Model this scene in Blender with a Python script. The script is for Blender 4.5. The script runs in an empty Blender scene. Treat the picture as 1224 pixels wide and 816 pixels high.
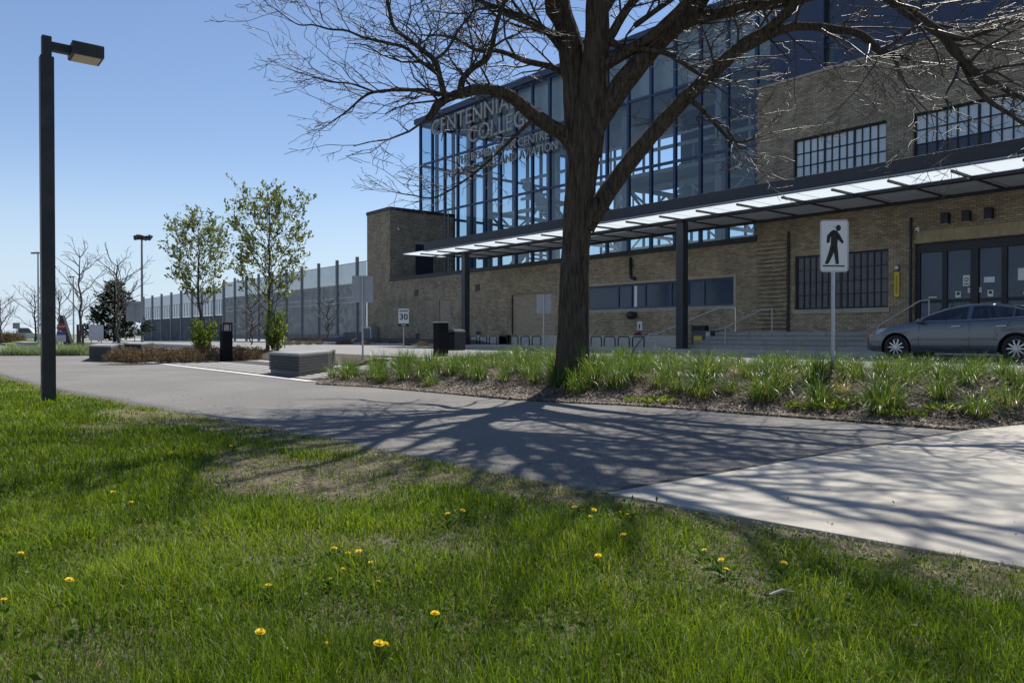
import bpy, math, random
import numpy as np
from mathutils import Vector, Matrix, noise

R = math.radians
rng = np.random.default_rng(7)
random.seed(11)
SC = bpy.context.scene
COL = SC.collection

# ------------------------------------------------------------------ camera
# X runs along the building's facade, Y goes into the building, the camera stands at X=Y=0
FPX, CX, CY, HZ, VPX = 900.0, 612.0, 408.0, 399.0, -110.0
_n = math.hypot(CX - VPX, FPX)
CS, CC = (CX - VPX) / _n, FPX / _n
PIT = -math.atan((CY - HZ) / FPX)
cam = bpy.data.cameras.new('camera')
cam.sensor_width = 36.0
cam.lens = FPX / 1224.0 * 36.0
cam.clip_start, cam.clip_end = 0.05, 6000.0
camo = bpy.data.objects.new('camera', cam)
COL.objects.link(camo)
camo.location = (0, 0, 1.0)
camo.rotation_euler = (R(90) + PIT, 0, math.asin(CC))
SC.camera = camo

# ------------------------------------------------------------------ world, sun, exposure
SUN_EL = 60.0
SUN_AZ = math.atan2(-0.41, 0.908)             # measured from +Y towards +X
sv = Vector((math.sin(SUN_AZ) * math.cos(R(SUN_EL)), math.cos(SUN_AZ) * math.cos(R(SUN_EL)), math.sin(R(SUN_EL))))
W = bpy.data.worlds.new('World'); SC.world = W; W.use_nodes = True
nt = W.node_tree; nt.nodes.clear()
sky = nt.nodes.new('ShaderNodeTexSky'); sky.sky_type = 'NISHITA'; sky.sun_disc = False
sky.sun_elevation = R(SUN_EL); sky.sun_rotation = SUN_AZ
sky.air_density = 1.0; sky.dust_density = 0.0; sky.ozone_density = 2.5; sky.altitude = 100
bg = nt.nodes.new('ShaderNodeBackground'); bg.inputs['Strength'].default_value = 0.095
wo = nt.nodes.new('ShaderNodeOutputWorld')
tint = nt.nodes.new('ShaderNodeMix'); tint.data_type = 'RGBA'; tint.blend_type = 'MULTIPLY'; tint.inputs[0].default_value = 1.0
tint.inputs[7].default_value = (1.0, 0.965, 1.0, 1)
nt.links.new(sky.outputs[0], tint.inputs[6]); 
_tc = nt.nodes.new('ShaderNodeTexCoord'); _sx = nt.nodes.new('ShaderNodeSeparateXYZ'); nt.links.new(_tc.outputs['Generated'], _sx.inputs[0])
_mr = nt.nodes.new('ShaderNodeMapRange'); _mr.interpolation_type = 'SMOOTHSTEP'
for _i, _v in ((1, -0.02), (2, 0.24), (3, 0.92), (4, 0.0)): _mr.inputs[_i].default_value = _v
nt.links.new(_sx.outputs[2], _mr.inputs[0])
hzm = nt.nodes.new('ShaderNodeMix'); hzm.data_type = 'RGBA'; hzm.inputs[7].default_value = (4.6, 5.7, 6.9, 1)      # pale blue air low over the lake
nt.links.new(_mr.outputs[0], hzm.inputs[0]); nt.links.new(tint.outputs[2], hzm.inputs[6]); nt.links.new(hzm.outputs[2], bg.inputs[0]); nt.links.new(bg.outputs[0], wo.inputs[0])
sl = bpy.data.lights.new('sun', 'SUN'); sl.energy = 4.8; sl.angle = R(0.53); sl.color = (1.0, 0.955, 0.88)
so = bpy.data.objects.new('sun', sl); COL.objects.link(so)
so.rotation_euler = sv.to_track_quat('Z', 'Y').to_euler(); so.location = sv * 60
SC.view_settings.view_transform = 'Standard'; SC.view_settings.look = 'None'
SC.view_settings.exposure = 0.46; SC.view_settings.gamma = 1.0
SC.view_settings.use_curve_mapping = False
SC.render.engine = 'CYCLES'
SC.cycles.use_denoising = True
SC.cycles.max_bounces = 8; SC.cycles.transparent_max_bounces = 16
SC.cycles.caustics_reflective = False; SC.cycles.caustics_refractive = False

# ------------------------------------------------------------------ surveying helpers
E0 = Vector((0, 0, 1.0))
def ray(u, v):
    x = (u - CX) / FPX; y = (CY - v) / FPX
    y2 = y * math.cos(PIT) + math.sin(PIT); z2 = math.cos(PIT) - y * math.sin(PIT)
    return Vector((CS * x - CC * z2, CC * x + CS * z2, y2))
def PY(u, v, Y): d = ray(u, v); return E0 + d * (Y / d.y)
def PZ(u, v, Z=0.0): d = ray(u, v); return E0 + d * ((Z - 1) / d.z)
def PD(u, v, D): d = ray(u, v); return E0 + d * (D / (-CC * d.x + CS * d.y))
def ss(a, b, x):
    t = np.clip((np.asarray(x, float) - a) / (b - a), 0, 1); return t * t * (3 - 2 * t)

# ------------------------------------------------------------------ materials
def _new(name):
    m = bpy.data.materials.new(name); m.use_nodes = True
    t = m.node_tree; t.nodes.clear()
    o = t.nodes.new('ShaderNodeOutputMaterial')
    return m, t, o
def _c(c): return (c[0], c[1], c[2], 1.0)
def N(t, kind, **kw):
    n = t.nodes.new(kind)
    for k, v in kw.items():
        if k in n.inputs: n.inputs[k].default_value = v
        else: setattr(n, k, v)
    return n
def M(name, c1, c2=None, scale=4.0, rough=0.7, metal=0.0, bump=0.0, bscale=40.0, spec=0.4, c3=None, scale3=0.6, stretch=(1, 1, 1), coat=0.0, detail=6.0, dist=0.02):
    """a principled surface whose colour wanders between c1 and c2 (fine) and towards c3 (broad stains)"""
    m, t, o = _new(name)
    p = N(t, 'ShaderNodeBsdfPrincipled'); L = t.links.new
    p.inputs['Roughness'].default_value = rough; p.inputs['Metallic'].default_value = metal
    p.inputs['Specular IOR Level'].default_value = spec; p.inputs['Coat Weight'].default_value = coat
    p.inputs['Base Color'].default_value = _c(c1)
    tc = N(t, 'ShaderNodeTexCoord'); mp = N(t, 'ShaderNodeMapping'); mp.inputs['Scale'].default_value = stretch
    L(tc.outputs['Object'], mp.inputs['Vector'])
    col = None
    if c2 is not None:
        nz = N(t, 'ShaderNodeTexNoise', Scale=scale, Detail=detail, Roughness=0.65)
        L(mp.outputs[0], nz.inputs['Vector'])
        cr = N(t, 'ShaderNodeValToRGB'); e = cr.color_ramp.elements
        e[0].position, e[1].position = 0.32, 0.68; e[0].color, e[1].color = _c(c1), _c(c2)
        L(nz.outputs['Fac'], cr.inputs['Fac']); col = cr.outputs['Color']
    if c3 is not None:
        n3 = N(t, 'ShaderNodeTexNoise', Scale=scale3, Detail=5.0, Roughness=0.6)
        L(mp.outputs[0], n3.inputs['Vector'])
        r3 = N(t, 'ShaderNodeValToRGB'); e = r3.color_ramp.elements
        e[0].position, e[1].position = 0.45, 0.75; e[0].color, e[1].color = (0, 0, 0, 1), (0.75, 0.75, 0.75, 1)
        L(n3.outputs['Fac'], r3.inputs['Fac'])
        mx = N(t, 'ShaderNodeMix', data_type='RGBA'); mx.inputs[7].default_value = _c(c3)
        L(r3.outputs['Color'], mx.inputs[0])
        if col is not None: L(col, mx.inputs[6])
        else: mx.inputs[6].default_value = _c(c1)
        col = mx.outputs[2]
    if col is not None: L(col, p.inputs['Base Color'])
    if bump:
        nb = N(t, 'ShaderNodeTexNoise', Scale=bscale, Detail=5.0, Roughness=0.7)
        L(mp.outputs[0], nb.inputs['Vector'])
        b = N(t, 'ShaderNodeBump', Strength=bump, Distance=dist); L(nb.outputs['Fac'], b.inputs['Height']); L(b.outputs[0], p.inputs['Normal'])
    L(p.outputs[0], o.inputs['Surface'])
    return m
def brick_mat(name, ca, cb, mortar, bw=0.21, bh=0.072, stain=(0.085, 0.068, 0.052), amt=0.7):
    m, t, o = _new(name); L = t.links.new
    p = N(t, 'ShaderNodeBsdfPrincipled'); p.inputs['Roughness'].default_value = 0.9; p.inputs['Specular IOR Level'].default_value = 0.2
    tc = N(t, 'ShaderNodeTexCoord'); sx = N(t, 'ShaderNodeSeparateXYZ'); L(tc.outputs['Object'], sx.inputs[0])
    ad = N(t, 'ShaderNodeMath', operation='ADD'); L(sx.outputs[0], ad.inputs[0]); L(sx.outputs[1], ad.inputs[1])
    cx = N(t, 'ShaderNodeCombineXYZ'); L(ad.outputs[0], cx.inputs[0]); L(sx.outputs[2], cx.inputs[1])
    br = N(t, 'ShaderNodeTexBrick'); br.inputs['Scale'].default_value = 1.0
    br.inputs['Brick Width'].default_value = bw; br.inputs['Row Height'].default_value = bh
    br.inputs['Mortar Size'].default_value = 0.008; br.inputs['Mortar Smooth'].default_value = 0.3; br.inputs['Bias'].default_value = -0.1
    br.inputs['Color1'].default_value = _c(ca); br.inputs['Color2'].default_value = _c(cb); br.inputs['Mortar'].default_value = _c(mortar)
    L(cx.outputs[0], br.inputs['Vector'])
    # soot, washed and replaced patches
    n1 = N(t, 'ShaderNodeTexNoise', Scale=0.85, Detail=8.0, Roughness=0.75); L(tc.outputs['Object'], n1.inputs['Vector'])
    r1 = N(t, 'ShaderNodeValToRGB'); e = r1.color_ramp.elements; e[0].position, e[1].position = 0.42, 0.72
    e[0].color, e[1].color = (0, 0, 0, 1), (amt, amt, amt, 1); L(n1.outputs['Fac'], r1.inputs['Fac'])
    m1 = N(t, 'ShaderNodeMix', data_type='RGBA'); L(r1.outputs[0], m1.inputs[0]); L(br.outputs['Color'], m1.inputs[6]); m1.inputs[7].default_value = _c(stain)
    mp = N(t, 'ShaderNodeMapping'); mp.inputs['Scale'].default_value = (1, 5, 1); L(cx.outputs[0], mp.inputs['Vector'])
    n2 = N(t, 'ShaderNodeTexNoise', Scale=2.2, Detail=5.0, Roughness=0.75); L(mp.outputs[0], n2.inputs['Vector'])
    r2 = N(t, 'ShaderNodeValToRGB'); e = r2.color_ramp.elements; e[0].position, e[1].position = 0.60, 0.74
    e[0].color, e[1].color = (0, 0, 0, 1), (0.55, 0.55, 0.55, 1); L(n2.outputs['Fac'], r2.inputs['Fac'])
    m2 = N(t, 'ShaderNodeMix', data_type='RGBA'); L(r2.outputs[0], m2.inputs[0]); L(m1.outputs[2], m2.inputs[6])
    m2.inputs[7].default_value = _c(tuple(min(1, x * 1.7) for x in ca))
    L(m2.outputs[2], p.inputs['Base Color'])
    b = N(t, 'ShaderNodeBump', Strength=0.7, Distance=0.012); b.invert = True; L(br.outputs['Fac'], b.inputs['Height']); L(b.outputs[0], p.inputs['Normal'])
    L(p.outputs[0], o.inputs['Surface'])
    return m
def glass_mat(name, tint, refl=1.0, rough=0.0):
    m, t, o = _new(name); L = t.links.new
    tr = N(t, 'ShaderNodeBsdfTransparent'); tr.inputs[0].default_value = _c(tint)
    gl = N(t, 'ShaderNodeBsdfGlossy'); gl.inputs['Roughness'].default_value = rough; gl.inputs['Color'].default_value = (0.9, 0.95, 1, 1)
    fr = N(t, 'ShaderNodeFresnel'); fr.inputs['IOR'].default_value = 1.5
    mu = N(t, 'ShaderNodeMath', operation='MULTIPLY'); mu.inputs[1].default_value = refl; mu.use_clamp = True
    tc = N(t, 'ShaderNodeTexCoord'); nz = N(t, 'ShaderNodeTexNoise', Scale=0.35, Detail=2.0); L(tc.outputs['Object'], nz.inputs['Vector'])
    b = N(t, 'ShaderNodeBump', Strength=0.08, Distance=0.03); L(nz.outputs['Fac'], b.inputs['Height']); L(b.outputs[0], gl.inputs['Normal'])
    L(fr.outputs[0], mu.inputs[0])
    mx = N(t, 'ShaderNodeMixShader'); L(mu.outputs[0], mx.inputs[0]); L(tr.outputs[0], mx.inputs[1]); L(gl.outputs[0], mx.inputs[2])
    L(mx.outputs[0], o.inputs['Surface'])
    return m
def leaf_mat(name, stops, transl=0.4, rough=0.45, spec=0.4, tr_tint=(1.15, 1.2, 0.6)):
    """foliage: 'tint' (one random number per blade or leaf) picks the colour; light passes through"""
    m, t, o = _new(name); L = t.links.new
    at = N(t, 'ShaderNodeAttribute', attribute_name='tint')
    cr = N(t, 'ShaderNodeValToRGB'); e = cr.color_ramp.elements
    while len(e) < len(stops): e.new(0.5)
    for i, (pos, c) in enumerate(stops): e[i].position = pos; e[i].color = _c(c)
    L(at.outputs['Fac'], cr.inputs['Fac'])
    p = N(t, 'ShaderNodeBsdfPrincipled'); p.inputs['Roughness'].default_value = rough; p.inputs['Specular IOR Level'].default_value = spec
    L(cr.outputs[0], p.inputs['Base Color'])
    tl = N(t, 'ShaderNodeBsdfTranslucent')
    mm = N(t, 'ShaderNodeMix', data_type='RGBA', blend_type='MULTIPLY'); mm.inputs[0].default_value = 1.0
    L(cr.outputs[0], mm.inputs[6]); mm.inputs[7].default_value = _c(tr_tint); L(mm.outputs[2], tl.inputs[0])
    mx = N(t, 'ShaderNodeMixShader'); mx.inputs[0].default_value = transl
    L(p.outputs[0], mx.inputs[1]); L(tl.outputs[0], mx.inputs[2]); L(mx.outputs[0], o.inputs['Surface'])
    return m

# ------------------------------------------------------------------ mesh helpers
class MB:
    """collects shapes (world coordinates) and links them as ONE mesh object"""
    def __init__(s): s.v = []; s.f = []
    def add(s, vs, fs):
        o = len(s.v); s.v.extend([(float(a[0]), float(a[1]), float(a[2])) for a in vs]); s.f.extend([tuple(i + o for i in f) for f in fs]); return s
    def box(s, x0, x1, y0, y1, z0, z1):
        vs = [(x, y, z) for z in (z0, z1) for y in (y0, y1) for x in (x0, x1)]
        return s.add(vs, [(0, 2, 3, 1), (4, 5, 7, 6), (0, 1, 5, 4), (2, 6, 7, 3), (0, 4, 6, 2), (1, 3, 7, 5)])
    def bar(s, p, q, w, h, up=(0, 0, 1)):
        p, q = Vector(p), Vector(q); d = (q - p).normalized(); up = Vector(up)
        if abs(d.dot(up)) > 0.98: up = Vector((0, 1, 0))
        a = d.cross(up).normalized() * (w / 2); b = a.cross(d).normalized() * (h / 2)
        vs = [e + i * a + j * b for e in (p, q) for i, j in ((-1, -1), (1, -1), (1, 1), (-1, 1))]
        return s.add(vs, [(3, 2, 1, 0), (4, 5, 6, 7), (0, 1, 5, 4), (1, 2, 6, 5), (2, 3, 7, 6), (3, 0, 4, 7)])
    def tube(s, pts, rad, n=8, cap=True, wob=0.0):
        pts = [Vector(p) for p in pts]; k = len(pts)
        if not hasattr(rad, '__len__'): rad = [rad] * k
        d0 = (pts[1] - pts[0]).normalized()
        ref = Vector((0, 0, 1)) if abs(d0.z) < 0.9 else Vector((1, 0, 0))
        a = d0.cross(ref).normalized(); vs = []
        for i in range(k):
            d = ((pts[min(i + 1, k - 1)] - pts[max(i - 1, 0)])).normalized()
            a = (a - d * a.dot(d)).normalized(); b = d.cross(a)
            for j in range(n):
                w = 2 * math.pi * j / n; r = rad[i]
                q = pts[i] + a * (math.cos(w) * r) + b * (math.sin(w) * r)
                if wob: 
                    nv = noise.noise(Vector((q.x * 5, q.y * 5, q.z * 1.1))) + 0.6 * noise.noise(Vector((q.x * 14, q.y * 14, q.z * 2.5)))
                    q = pts[i] + (q - pts[i]) * (1 + wob * nv)
                vs.append(q)
        fs = [(i * n + j, i * n + (j + 1) % n, (i + 1) * n + (j + 1) % n, (i + 1) * n + j) for i in range(k - 1) for j in range(n)]
        if cap: fs += [tuple(range(n - 1, -1, -1)), tuple((k - 1) * n + j for j in range(n))]
        return s.add(vs, fs)
    def cyl(s, x, y, z0, z1, r, n=16, r2=None): return s.tube([(x, y, z0), (x, y, z1)], [r, r if r2 is None else r2], n)
    def prism(s, poly, z0, z1):
        n = len(poly); vs = [(p[0], p[1], z0) for p in poly] + [(p[0], p[1], z1) for p in poly]
        return s.add(vs, [tuple(range(n - 1, -1, -1)), tuple(range(n, 2 * n))] + [(i, (i + 1) % n, n + (i + 1) % n, n + i) for i in range(n)])
    def lathe(s, prof, c, n=20, axis='Z', cap=True):
        vs = []
        for r, h in prof:
            for j in range(n):
                w = 2 * math.pi * j / n; a, b = r * math.cos(w), r * math.sin(w)
                vs.append((c[0] + a, c[1] + b, c[2] + h) if axis == 'Z' else (c[0] + a, c[1] + h, c[2] + b))
        k = len(prof)
        fs = [(i * n + j, i * n + (j + 1) % n, (i + 1) * n + (j + 1) % n, (i + 1) * n + j) for i in range(k - 1) for j in range(n)]
        return s.add(vs, fs + ([tuple(range(n - 1, -1, -1)), tuple((k - 1) * n + j for j in range(n))] if cap else []))
    def ball(s, c, r, n=10, sq=(1, 1, 1)):
        vs, fs = [], []; m = n // 2
        for i in range(m + 1):
            th = math.pi * i / m
            for j in range(n):
                w = 2 * math.pi * j / n
                vs.append((c[0] + r * sq[0] * math.sin(th) * math.cos(w), c[1] + r * sq[1] * math.sin(th) * math.sin(w), c[2] + r * sq[2] * math.cos(th)))
        for i in range(m):
            for j in range(n): fs.append((i * n + j, (i + 1) * n + j, (i + 1) * n + (j + 1) % n, i * n + (j + 1) % n))
        return s.add(vs, fs)
    def build(s, name, mat, parent=None, smooth=False, bevel=0.0, loc=None):
        off = Vector(loc) if loc is not None else Vector((0, 0, 0)); q = parent
        while q is not None: off = off + q.location; q = q.parent
        me = bpy.data.meshes.new(name)
        me.from_pydata([(a - off.x, b - off.y, c - off.z) for a, b, c in s.v], [], s.f)
        me.materials.append(mat); me.update()
        if smooth: me.polygons.foreach_set('use_smooth', [True] * len(me.polygons))
        o = bpy.data.objects.new(name, me); COL.objects.link(o)
        if parent is not None: o.parent = parent
        elif loc is not None: o.location = loc
        if bevel:
            b = o.modifiers.new('bevel', 'BEVEL'); b.width = bevel; b.segments = 2; b.limit_method = 'ANGLE'; b.angle_limit = R(40)
        return o
def np_mesh(name, V, F3, F4, mat, tint=None, smooth=False):
    """fast mesh from numpy arrays of triangles and quads"""
    me = bpy.data.meshes.new(name); me.vertices.add(len(V)); me.vertices.foreach_set('co', np.asarray(V, np.float32).ravel())
    n3, n4 = len(F3), len(F4)
    loops = np.concatenate([np.asarray(F3, np.int32).ravel(), np.asarray(F4, np.int32).ravel()])
    me.loops.add(len(loops)); me.loops.foreach_set('vertex_index', loops)
    me.polygons.add(n3 + n4)
    st = np.concatenate([np.arange(n3) * 3, n3 * 3 + np.arange(n4) * 4]).astype(np.int32)
    me.polygons.foreach_set('loop_start', st)
    me.polygons.foreach_set('loop_total', np.concatenate([np.full(n3, 3), np.full(n4, 4)]).astype(np.int32))
    if smooth: me.polygons.foreach_set('use_smooth', np.ones(n3 + n4, bool))
    me.materials.append(mat)
    me.update(calc_edges=True); me.validate()
    if tint is not None:
        a = me.attributes.new('tint', 'FLOAT', 'POINT'); a.data.foreach_set('value', np.asarray(tint, np.float32))
    return me
def link(name, me, parent=None, loc=None):
    o = bpy.data.objects.new(name, me); COL.objects.link(o)
    if parent is not None: o.parent = parent
    if loc is not None: o.location = loc
    return o
def tag(o, label=None, cat=None, group=None, kind=None):
    if label: o['label'] = label
    if cat: o['category'] = cat
    if group: o['group'] = group
    if kind: o['kind'] = kind
    return o
def thing(name, label, cat, loc=(0, 0, 0), group=None):
    o = bpy.data.objects.new(name, None); COL.objects.link(o); o.location = loc; o.empty_display_size = 0.2
    return tag(o, label, cat, group)
def dup(root, loc=None, rz=None, label=None, sc=None):
    def cp(o, par):
        c = o.copy(); COL.objects.link(c)
        if par is not None: c.parent = par
        for ch in list(o.children): cp(ch, c)
        return c
    r = cp(root, None)
    if loc is not None: r.location = loc
    if rz is not None: r.rotation_euler = (0, 0, rz)
    if sc is not None: r.scale = (sc, sc, sc) if not hasattr(sc, '__len__') else sc
    if label: r['label'] = label
    return r
def text(name, body, size, mat, parent, M4, extrude=0.004, bold=0.0, align='CENTER'):
    """lettering as a mesh; M4 places it (text lies in its local XY)"""
    cu = bpy.data.curves.new(name, 'FONT'); cu.body = body; cu.size = size; cu.extrude = extrude; cu.offset = bold
    cu.align_x = align; cu.align_y = 'CENTER'; cu.resolution_u = 3
    t = bpy.data.objects.new('tmp', cu); COL.objects.link(t)
    me = bpy.data.meshes.new_from_object(t.evaluated_get(bpy.context.evaluated_depsgraph_get()))
    bpy.data.objects.remove(t); bpy.data.curves.remove(cu)
    me.name = name; off = Vector((0, 0, 0)); q = parent
    while q is not None: off = off + q.location; q = q.parent
    me.transform(Matrix.Translation(-off) @ M4); me.materials.clear(); me.materials.append(mat)
    return link(name, me, parent)
FACE = Matrix(((1, 0, 0), (0, 0, -1), (0, 1, 0))).to_4x4()        # upright, readable from -Y
def upright(loc, nrm):
    """matrix for text or a panel standing upright whose front looks along nrm (horizontal)"""
    n = Vector((nrm[0], nrm[1], 0)).normalized(); x = Vector((0, 0, 1)).cross(n)
    m = Matrix(((x.x, 0, n.x), (x.y, 0, n.y), (0, 1, 0))).to_4x4(); m.translation = Vector(loc); return m
# ------------------------------------------------------------------ palette
m_asphalt = M('old asphalt', (0.070, 0.067, 0.063), (0.27, 0.258, 0.24), 55, 0.9, bump=0.9, bscale=160, c3=(0.235, 0.225, 0.208), scale3=0.35, spec=0.2, detail=8, dist=0.008)
m_road = M('road asphalt', (0.20, 0.197, 0.19), (0.26, 0.255, 0.245), 40, 0.9, bump=0.3, bscale=120, c3=(0.16, 0.158, 0.155), scale3=0.2)
m_conc = M('broom finished concrete', (0.345, 0.322, 0.275), (0.435, 0.408, 0.355), 7, 0.85, bump=0.25, bscale=220, c3=(0.27, 0.24, 0.20), scale3=0.9, dist=0.004)
m_kerb = M('kerb concrete', (0.36, 0.35, 0.33), (0.46, 0.45, 0.42), 6, 0.85, bump=0.3, bscale=60)
m_paver = M('paver', (0.25, 0.24, 0.23), (0.34, 0.33, 0.31), 8, 0.85, bump=0.3, bscale=60)
m_groove = M('paver joint', (0.05, 0.05, 0.05), (0.07, 0.068, 0.065), 10, 0.95)
m_pale = M('pale border stone', (0.52, 0.51, 0.48), (0.6, 0.59, 0.56), 6, 0.8)
m_soil = M('dry soil and thatch', (0.085, 0.066, 0.045), (0.31, 0.26, 0.185), 24, 0.95, bump=1.0, bscale=90, c3=(0.06, 0.07, 0.025), scale3=1.1, detail=9, dist=0.03)
m_mulch = M('bark mulch', (0.055, 0.042, 0.034), (0.17, 0.135, 0.11), 45, 0.95, bump=1.0, bscale=55, c3=(0.10, 0.08, 0.065), scale3=1.5, detail=9, dist=0.05)
m_chip = M('mulch chips', (0.09, 0.068, 0.052), (0.30, 0.25, 0.20), 3.0, 0.9)
m_field = M('far ground', (0.12, 0.12, 0.07), (0.20, 0.19, 0.14), 0.05, 0.95)
m_brick = brick_mat('yellow brown brick', (0.47, 0.395, 0.275), (0.27, 0.225, 0.165), (0.13, 0.113, 0.092))
m_brick_light = brick_mat('pale infill brick', (0.44, 0.375, 0.285), (0.33, 0.275, 0.205), (0.22, 0.19, 0.15), amt=0.2)
m_lintel = brick_mat('buff lintel brick', (0.42, 0.345, 0.215), (0.34, 0.28, 0.17), (0.36, 0.31, 0.22), bw=0.07, bh=0.22, amt=0.35)
m_coping = M('dark metal coping', (0.022, 0.024, 0.028), (0.035, 0.038, 0.044), 3, 0.5, metal=0.3)
m_steel = M('charcoal painted steel', (0.020, 0.023, 0.029), (0.030, 0.034, 0.042), 2.5, 0.5, spec=0.45, bump=0.05, bscale=20)
m_navy = M('navy painted aluminium', (0.026, 0.050, 0.125), (0.036, 0.066, 0.155), 3, 0.45, spec=0.5)
m_navyclad = M('navy cladding', (0.034, 0.052, 0.105), (0.05, 0.072, 0.135), 1.2, 0.55, spec=0.4, stretch=(1, 1, 0.15))
m_glass = glass_mat('clear curtain glass', (0.80, 0.90, 0.95), 1.7)
m_glassb = glass_mat('rear curtain glass', (0.60, 0.72, 0.78), 0.6)
m_white = M('white painted steel', (0.62, 0.64, 0.64), (0.70, 0.72, 0.72), 3, 0.5)
m_slab = M('hall slab', (0.42, 0.45, 0.46), (0.5, 0.53, 0.54), 2, 0.8)
m_spandrel = M('pale spandrel', (0.40, 0.47, 0.49), (0.47, 0.54, 0.56), 0.8, 0.7)
m_darkint = M('dim interior', (0.035, 0.045, 0.07), (0.06, 0.07, 0.10), 0.5, 0.8)
m_rearwall = M('blue grey rear wall', (0.13, 0.16, 0.21), (0.20, 0.235, 0.29), 0.35, 0.8, stretch=(1, 1, 0.2))
m_window = M('dark window glass', (0.018, 0.027, 0.048), (0.036, 0.050, 0.080), 0.5, 0.08, spec=0.5, bump=0.04, bscale=1.2)
m_wpale = M('frosted window pane', (0.56, 0.64, 0.69), (0.66, 0.73, 0.77), 1.1, 0.25, spec=0.6)
m_bluewin = M('blue tinted window glass', (0.016, 0.034, 0.075), (0.035, 0.060, 0.110), 0.5, 0.08, spec=0.4, bump=0.04, bscale=1.2)
m_greywin = M('dim violet grey window glass', (0.060, 0.060, 0.084), (0.095, 0.092, 0.122), 0.7, 0.12, spec=0.3)
m_matte = M('matte black paint', (0.010, 0.010, 0.011), (0.016, 0.016, 0.018), 5, 0.8, spec=0.1)
m_sash = M('black window frame', (0.012, 0.016, 0.026), (0.02, 0.024, 0.034), 4, 0.5)
m_sill = M('weathered sill', (0.30, 0.265, 0.21), (0.38, 0.34, 0.27), 5, 0.85)
m_granite = M('grey granite', (0.25, 0.25, 0.25), (0.33, 0.33, 0.325), 9, 0.75, bump=0.2, bscale=60, c3=(0.24, 0.23, 0.21), scale3=0.6)
m_stain = M('brushed stainless', (0.52, 0.53, 0.54), (0.6, 0.6, 0.61), 20, 0.3, metal=0.9)
m_galv = M('galvanised steel', (0.36, 0.37, 0.38), (0.46, 0.47, 0.48), 14, 0.45, metal=0.6)
m_signback = M('sign back aluminium', (0.30, 0.32, 0.34), (0.36, 0.38, 0.40), 2, 0.5, metal=0.4)
m_signw = M('white sign face', (0.62, 0.63, 0.64), (0.68, 0.69, 0.70), 2.5, 0.45)
m_black = M('black print', (0.008, 0.008, 0.009), None, rough=0.5)
m_red = M('red sign face', (0.34, 0.03, 0.03), (0.40, 0.045, 0.04), 2, 0.45)
m_blue = M('blue sign face', (0.04, 0.09, 0.26), (0.05, 0.11, 0.30), 2, 0.45)
m_yellow = M('yellow enamel', (0.55, 0.42, 0.03), (0.6, 0.47, 0.05), 3, 0.5)
m_paper = M('notice paper', (0.70, 0.72, 0.72), (0.62, 0.66, 0.68), 6, 0.7)
m_pole = M('black pole paint', (0.014, 0.016, 0.019), (0.024, 0.026, 0.030), 6, 0.48, c3=(0.05, 0.042, 0.034), scale3=3.0, bump=0.1, bscale=25)
m_lens = M('frosted lamp lens', (0.55, 0.50, 0.40), (0.62, 0.57, 0.46), 3, 0.5)
m_slat = M('grey weathered slats', (0.036, 0.038, 0.041), (0.062, 0.064, 0.067), 5, 0.9, stretch=(0.6, 0.6, 8), bump=0.15, bscale=30)
m_frost = None
def frost():
    m, t, o = _new('frosted canopy glass'); L = t.links.new
    tl = N(t, 'ShaderNodeBsdfTranslucent'); tl.inputs[0].default_value = (0.76, 0.80, 0.82, 1)
    df = N(t, 'ShaderNodeBsdfPrincipled'); df.inputs['Base Color'].default_value = (0.6, 0.65, 0.68, 1); df.inputs['Roughness'].default_value = 0.25
    mx = N(t, 'ShaderNodeMixShader'); mx.inputs[0].default_value = 0.15
    L(tl.outputs[0], mx.inputs[1]); L(df.outputs[0], mx.inputs[2]); L(mx.outputs[0], o.inputs['Surface']); return m
m_frost = frost()
def meshy(name, c, open_, scale):
    m, t, o = _new(name); L = t.links.new
    p = N(t, 'ShaderNodeBsdfDiffuse'); p.inputs['Color'].default_value = _c(c)
    tr = N(t, 'ShaderNodeBsdfTransparent')
    tc = N(t, 'ShaderNodeTexCoord'); nz = N(t, 'ShaderNodeTexNoise', Scale=scale, Detail=3.0); L(tc.outputs['Object'], nz.inputs['Vector'])
    mr = N(t, 'ShaderNodeMapRange'); mr.inputs[3].default_value = max(0, open_ - 0.08); mr.inputs[4].default_value = open_ + 0.08
    L(nz.outputs['Fac'], mr.inputs[0])
    mx = N(t, 'ShaderNodeMixShader'); L(mr.outputs[0], mx.inputs[0]); L(p.outputs[0], mx.inputs[1]); L(tr.outputs[0], mx.inputs[2])
    L(mx.outputs[0], o.inputs['Surface']); return m
m_perf = meshy('perforated grey sheet', (0.108, 0.118, 0.135), 0.08, 1.5)
m_haze = meshy('translucent screen sheet', (0.26, 0.31, 0.36), 0.30, 0.8)
m_cpanel = M('concrete fence panel', (0.085, 0.092, 0.102), (0.13, 0.138, 0.148), 0.8, 0.95, c3=(0.18, 0.187, 0.195), scale3=0.35, spec=0.05)
m_bark = M('ridged bark', (0.018, 0.015, 0.012), (0.16, 0.128, 0.098), 26, 0.95, bump=1.0, bscale=30, stretch=(1, 1, 0.13), c3=(0.075, 0.07, 0.05), scale3=1.6, dist=0.07, spec=0.15)
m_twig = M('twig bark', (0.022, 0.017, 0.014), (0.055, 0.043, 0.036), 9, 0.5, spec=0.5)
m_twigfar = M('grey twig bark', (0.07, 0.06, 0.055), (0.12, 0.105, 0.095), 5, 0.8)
m_grass = leaf_mat('lawn grass', [(0.0, (0.042, 0.082, 0.006)), (0.35, (0.098, 0.170, 0.009)), (0.65, (0.185, 0.270, 0.016)), (0.82, (0.27, 0.32, 0.035)), (1.0, (0.38, 0.31, 0.19))], 0.5, 0.5, 0.3, (1.25, 1.2, 0.45))
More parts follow.
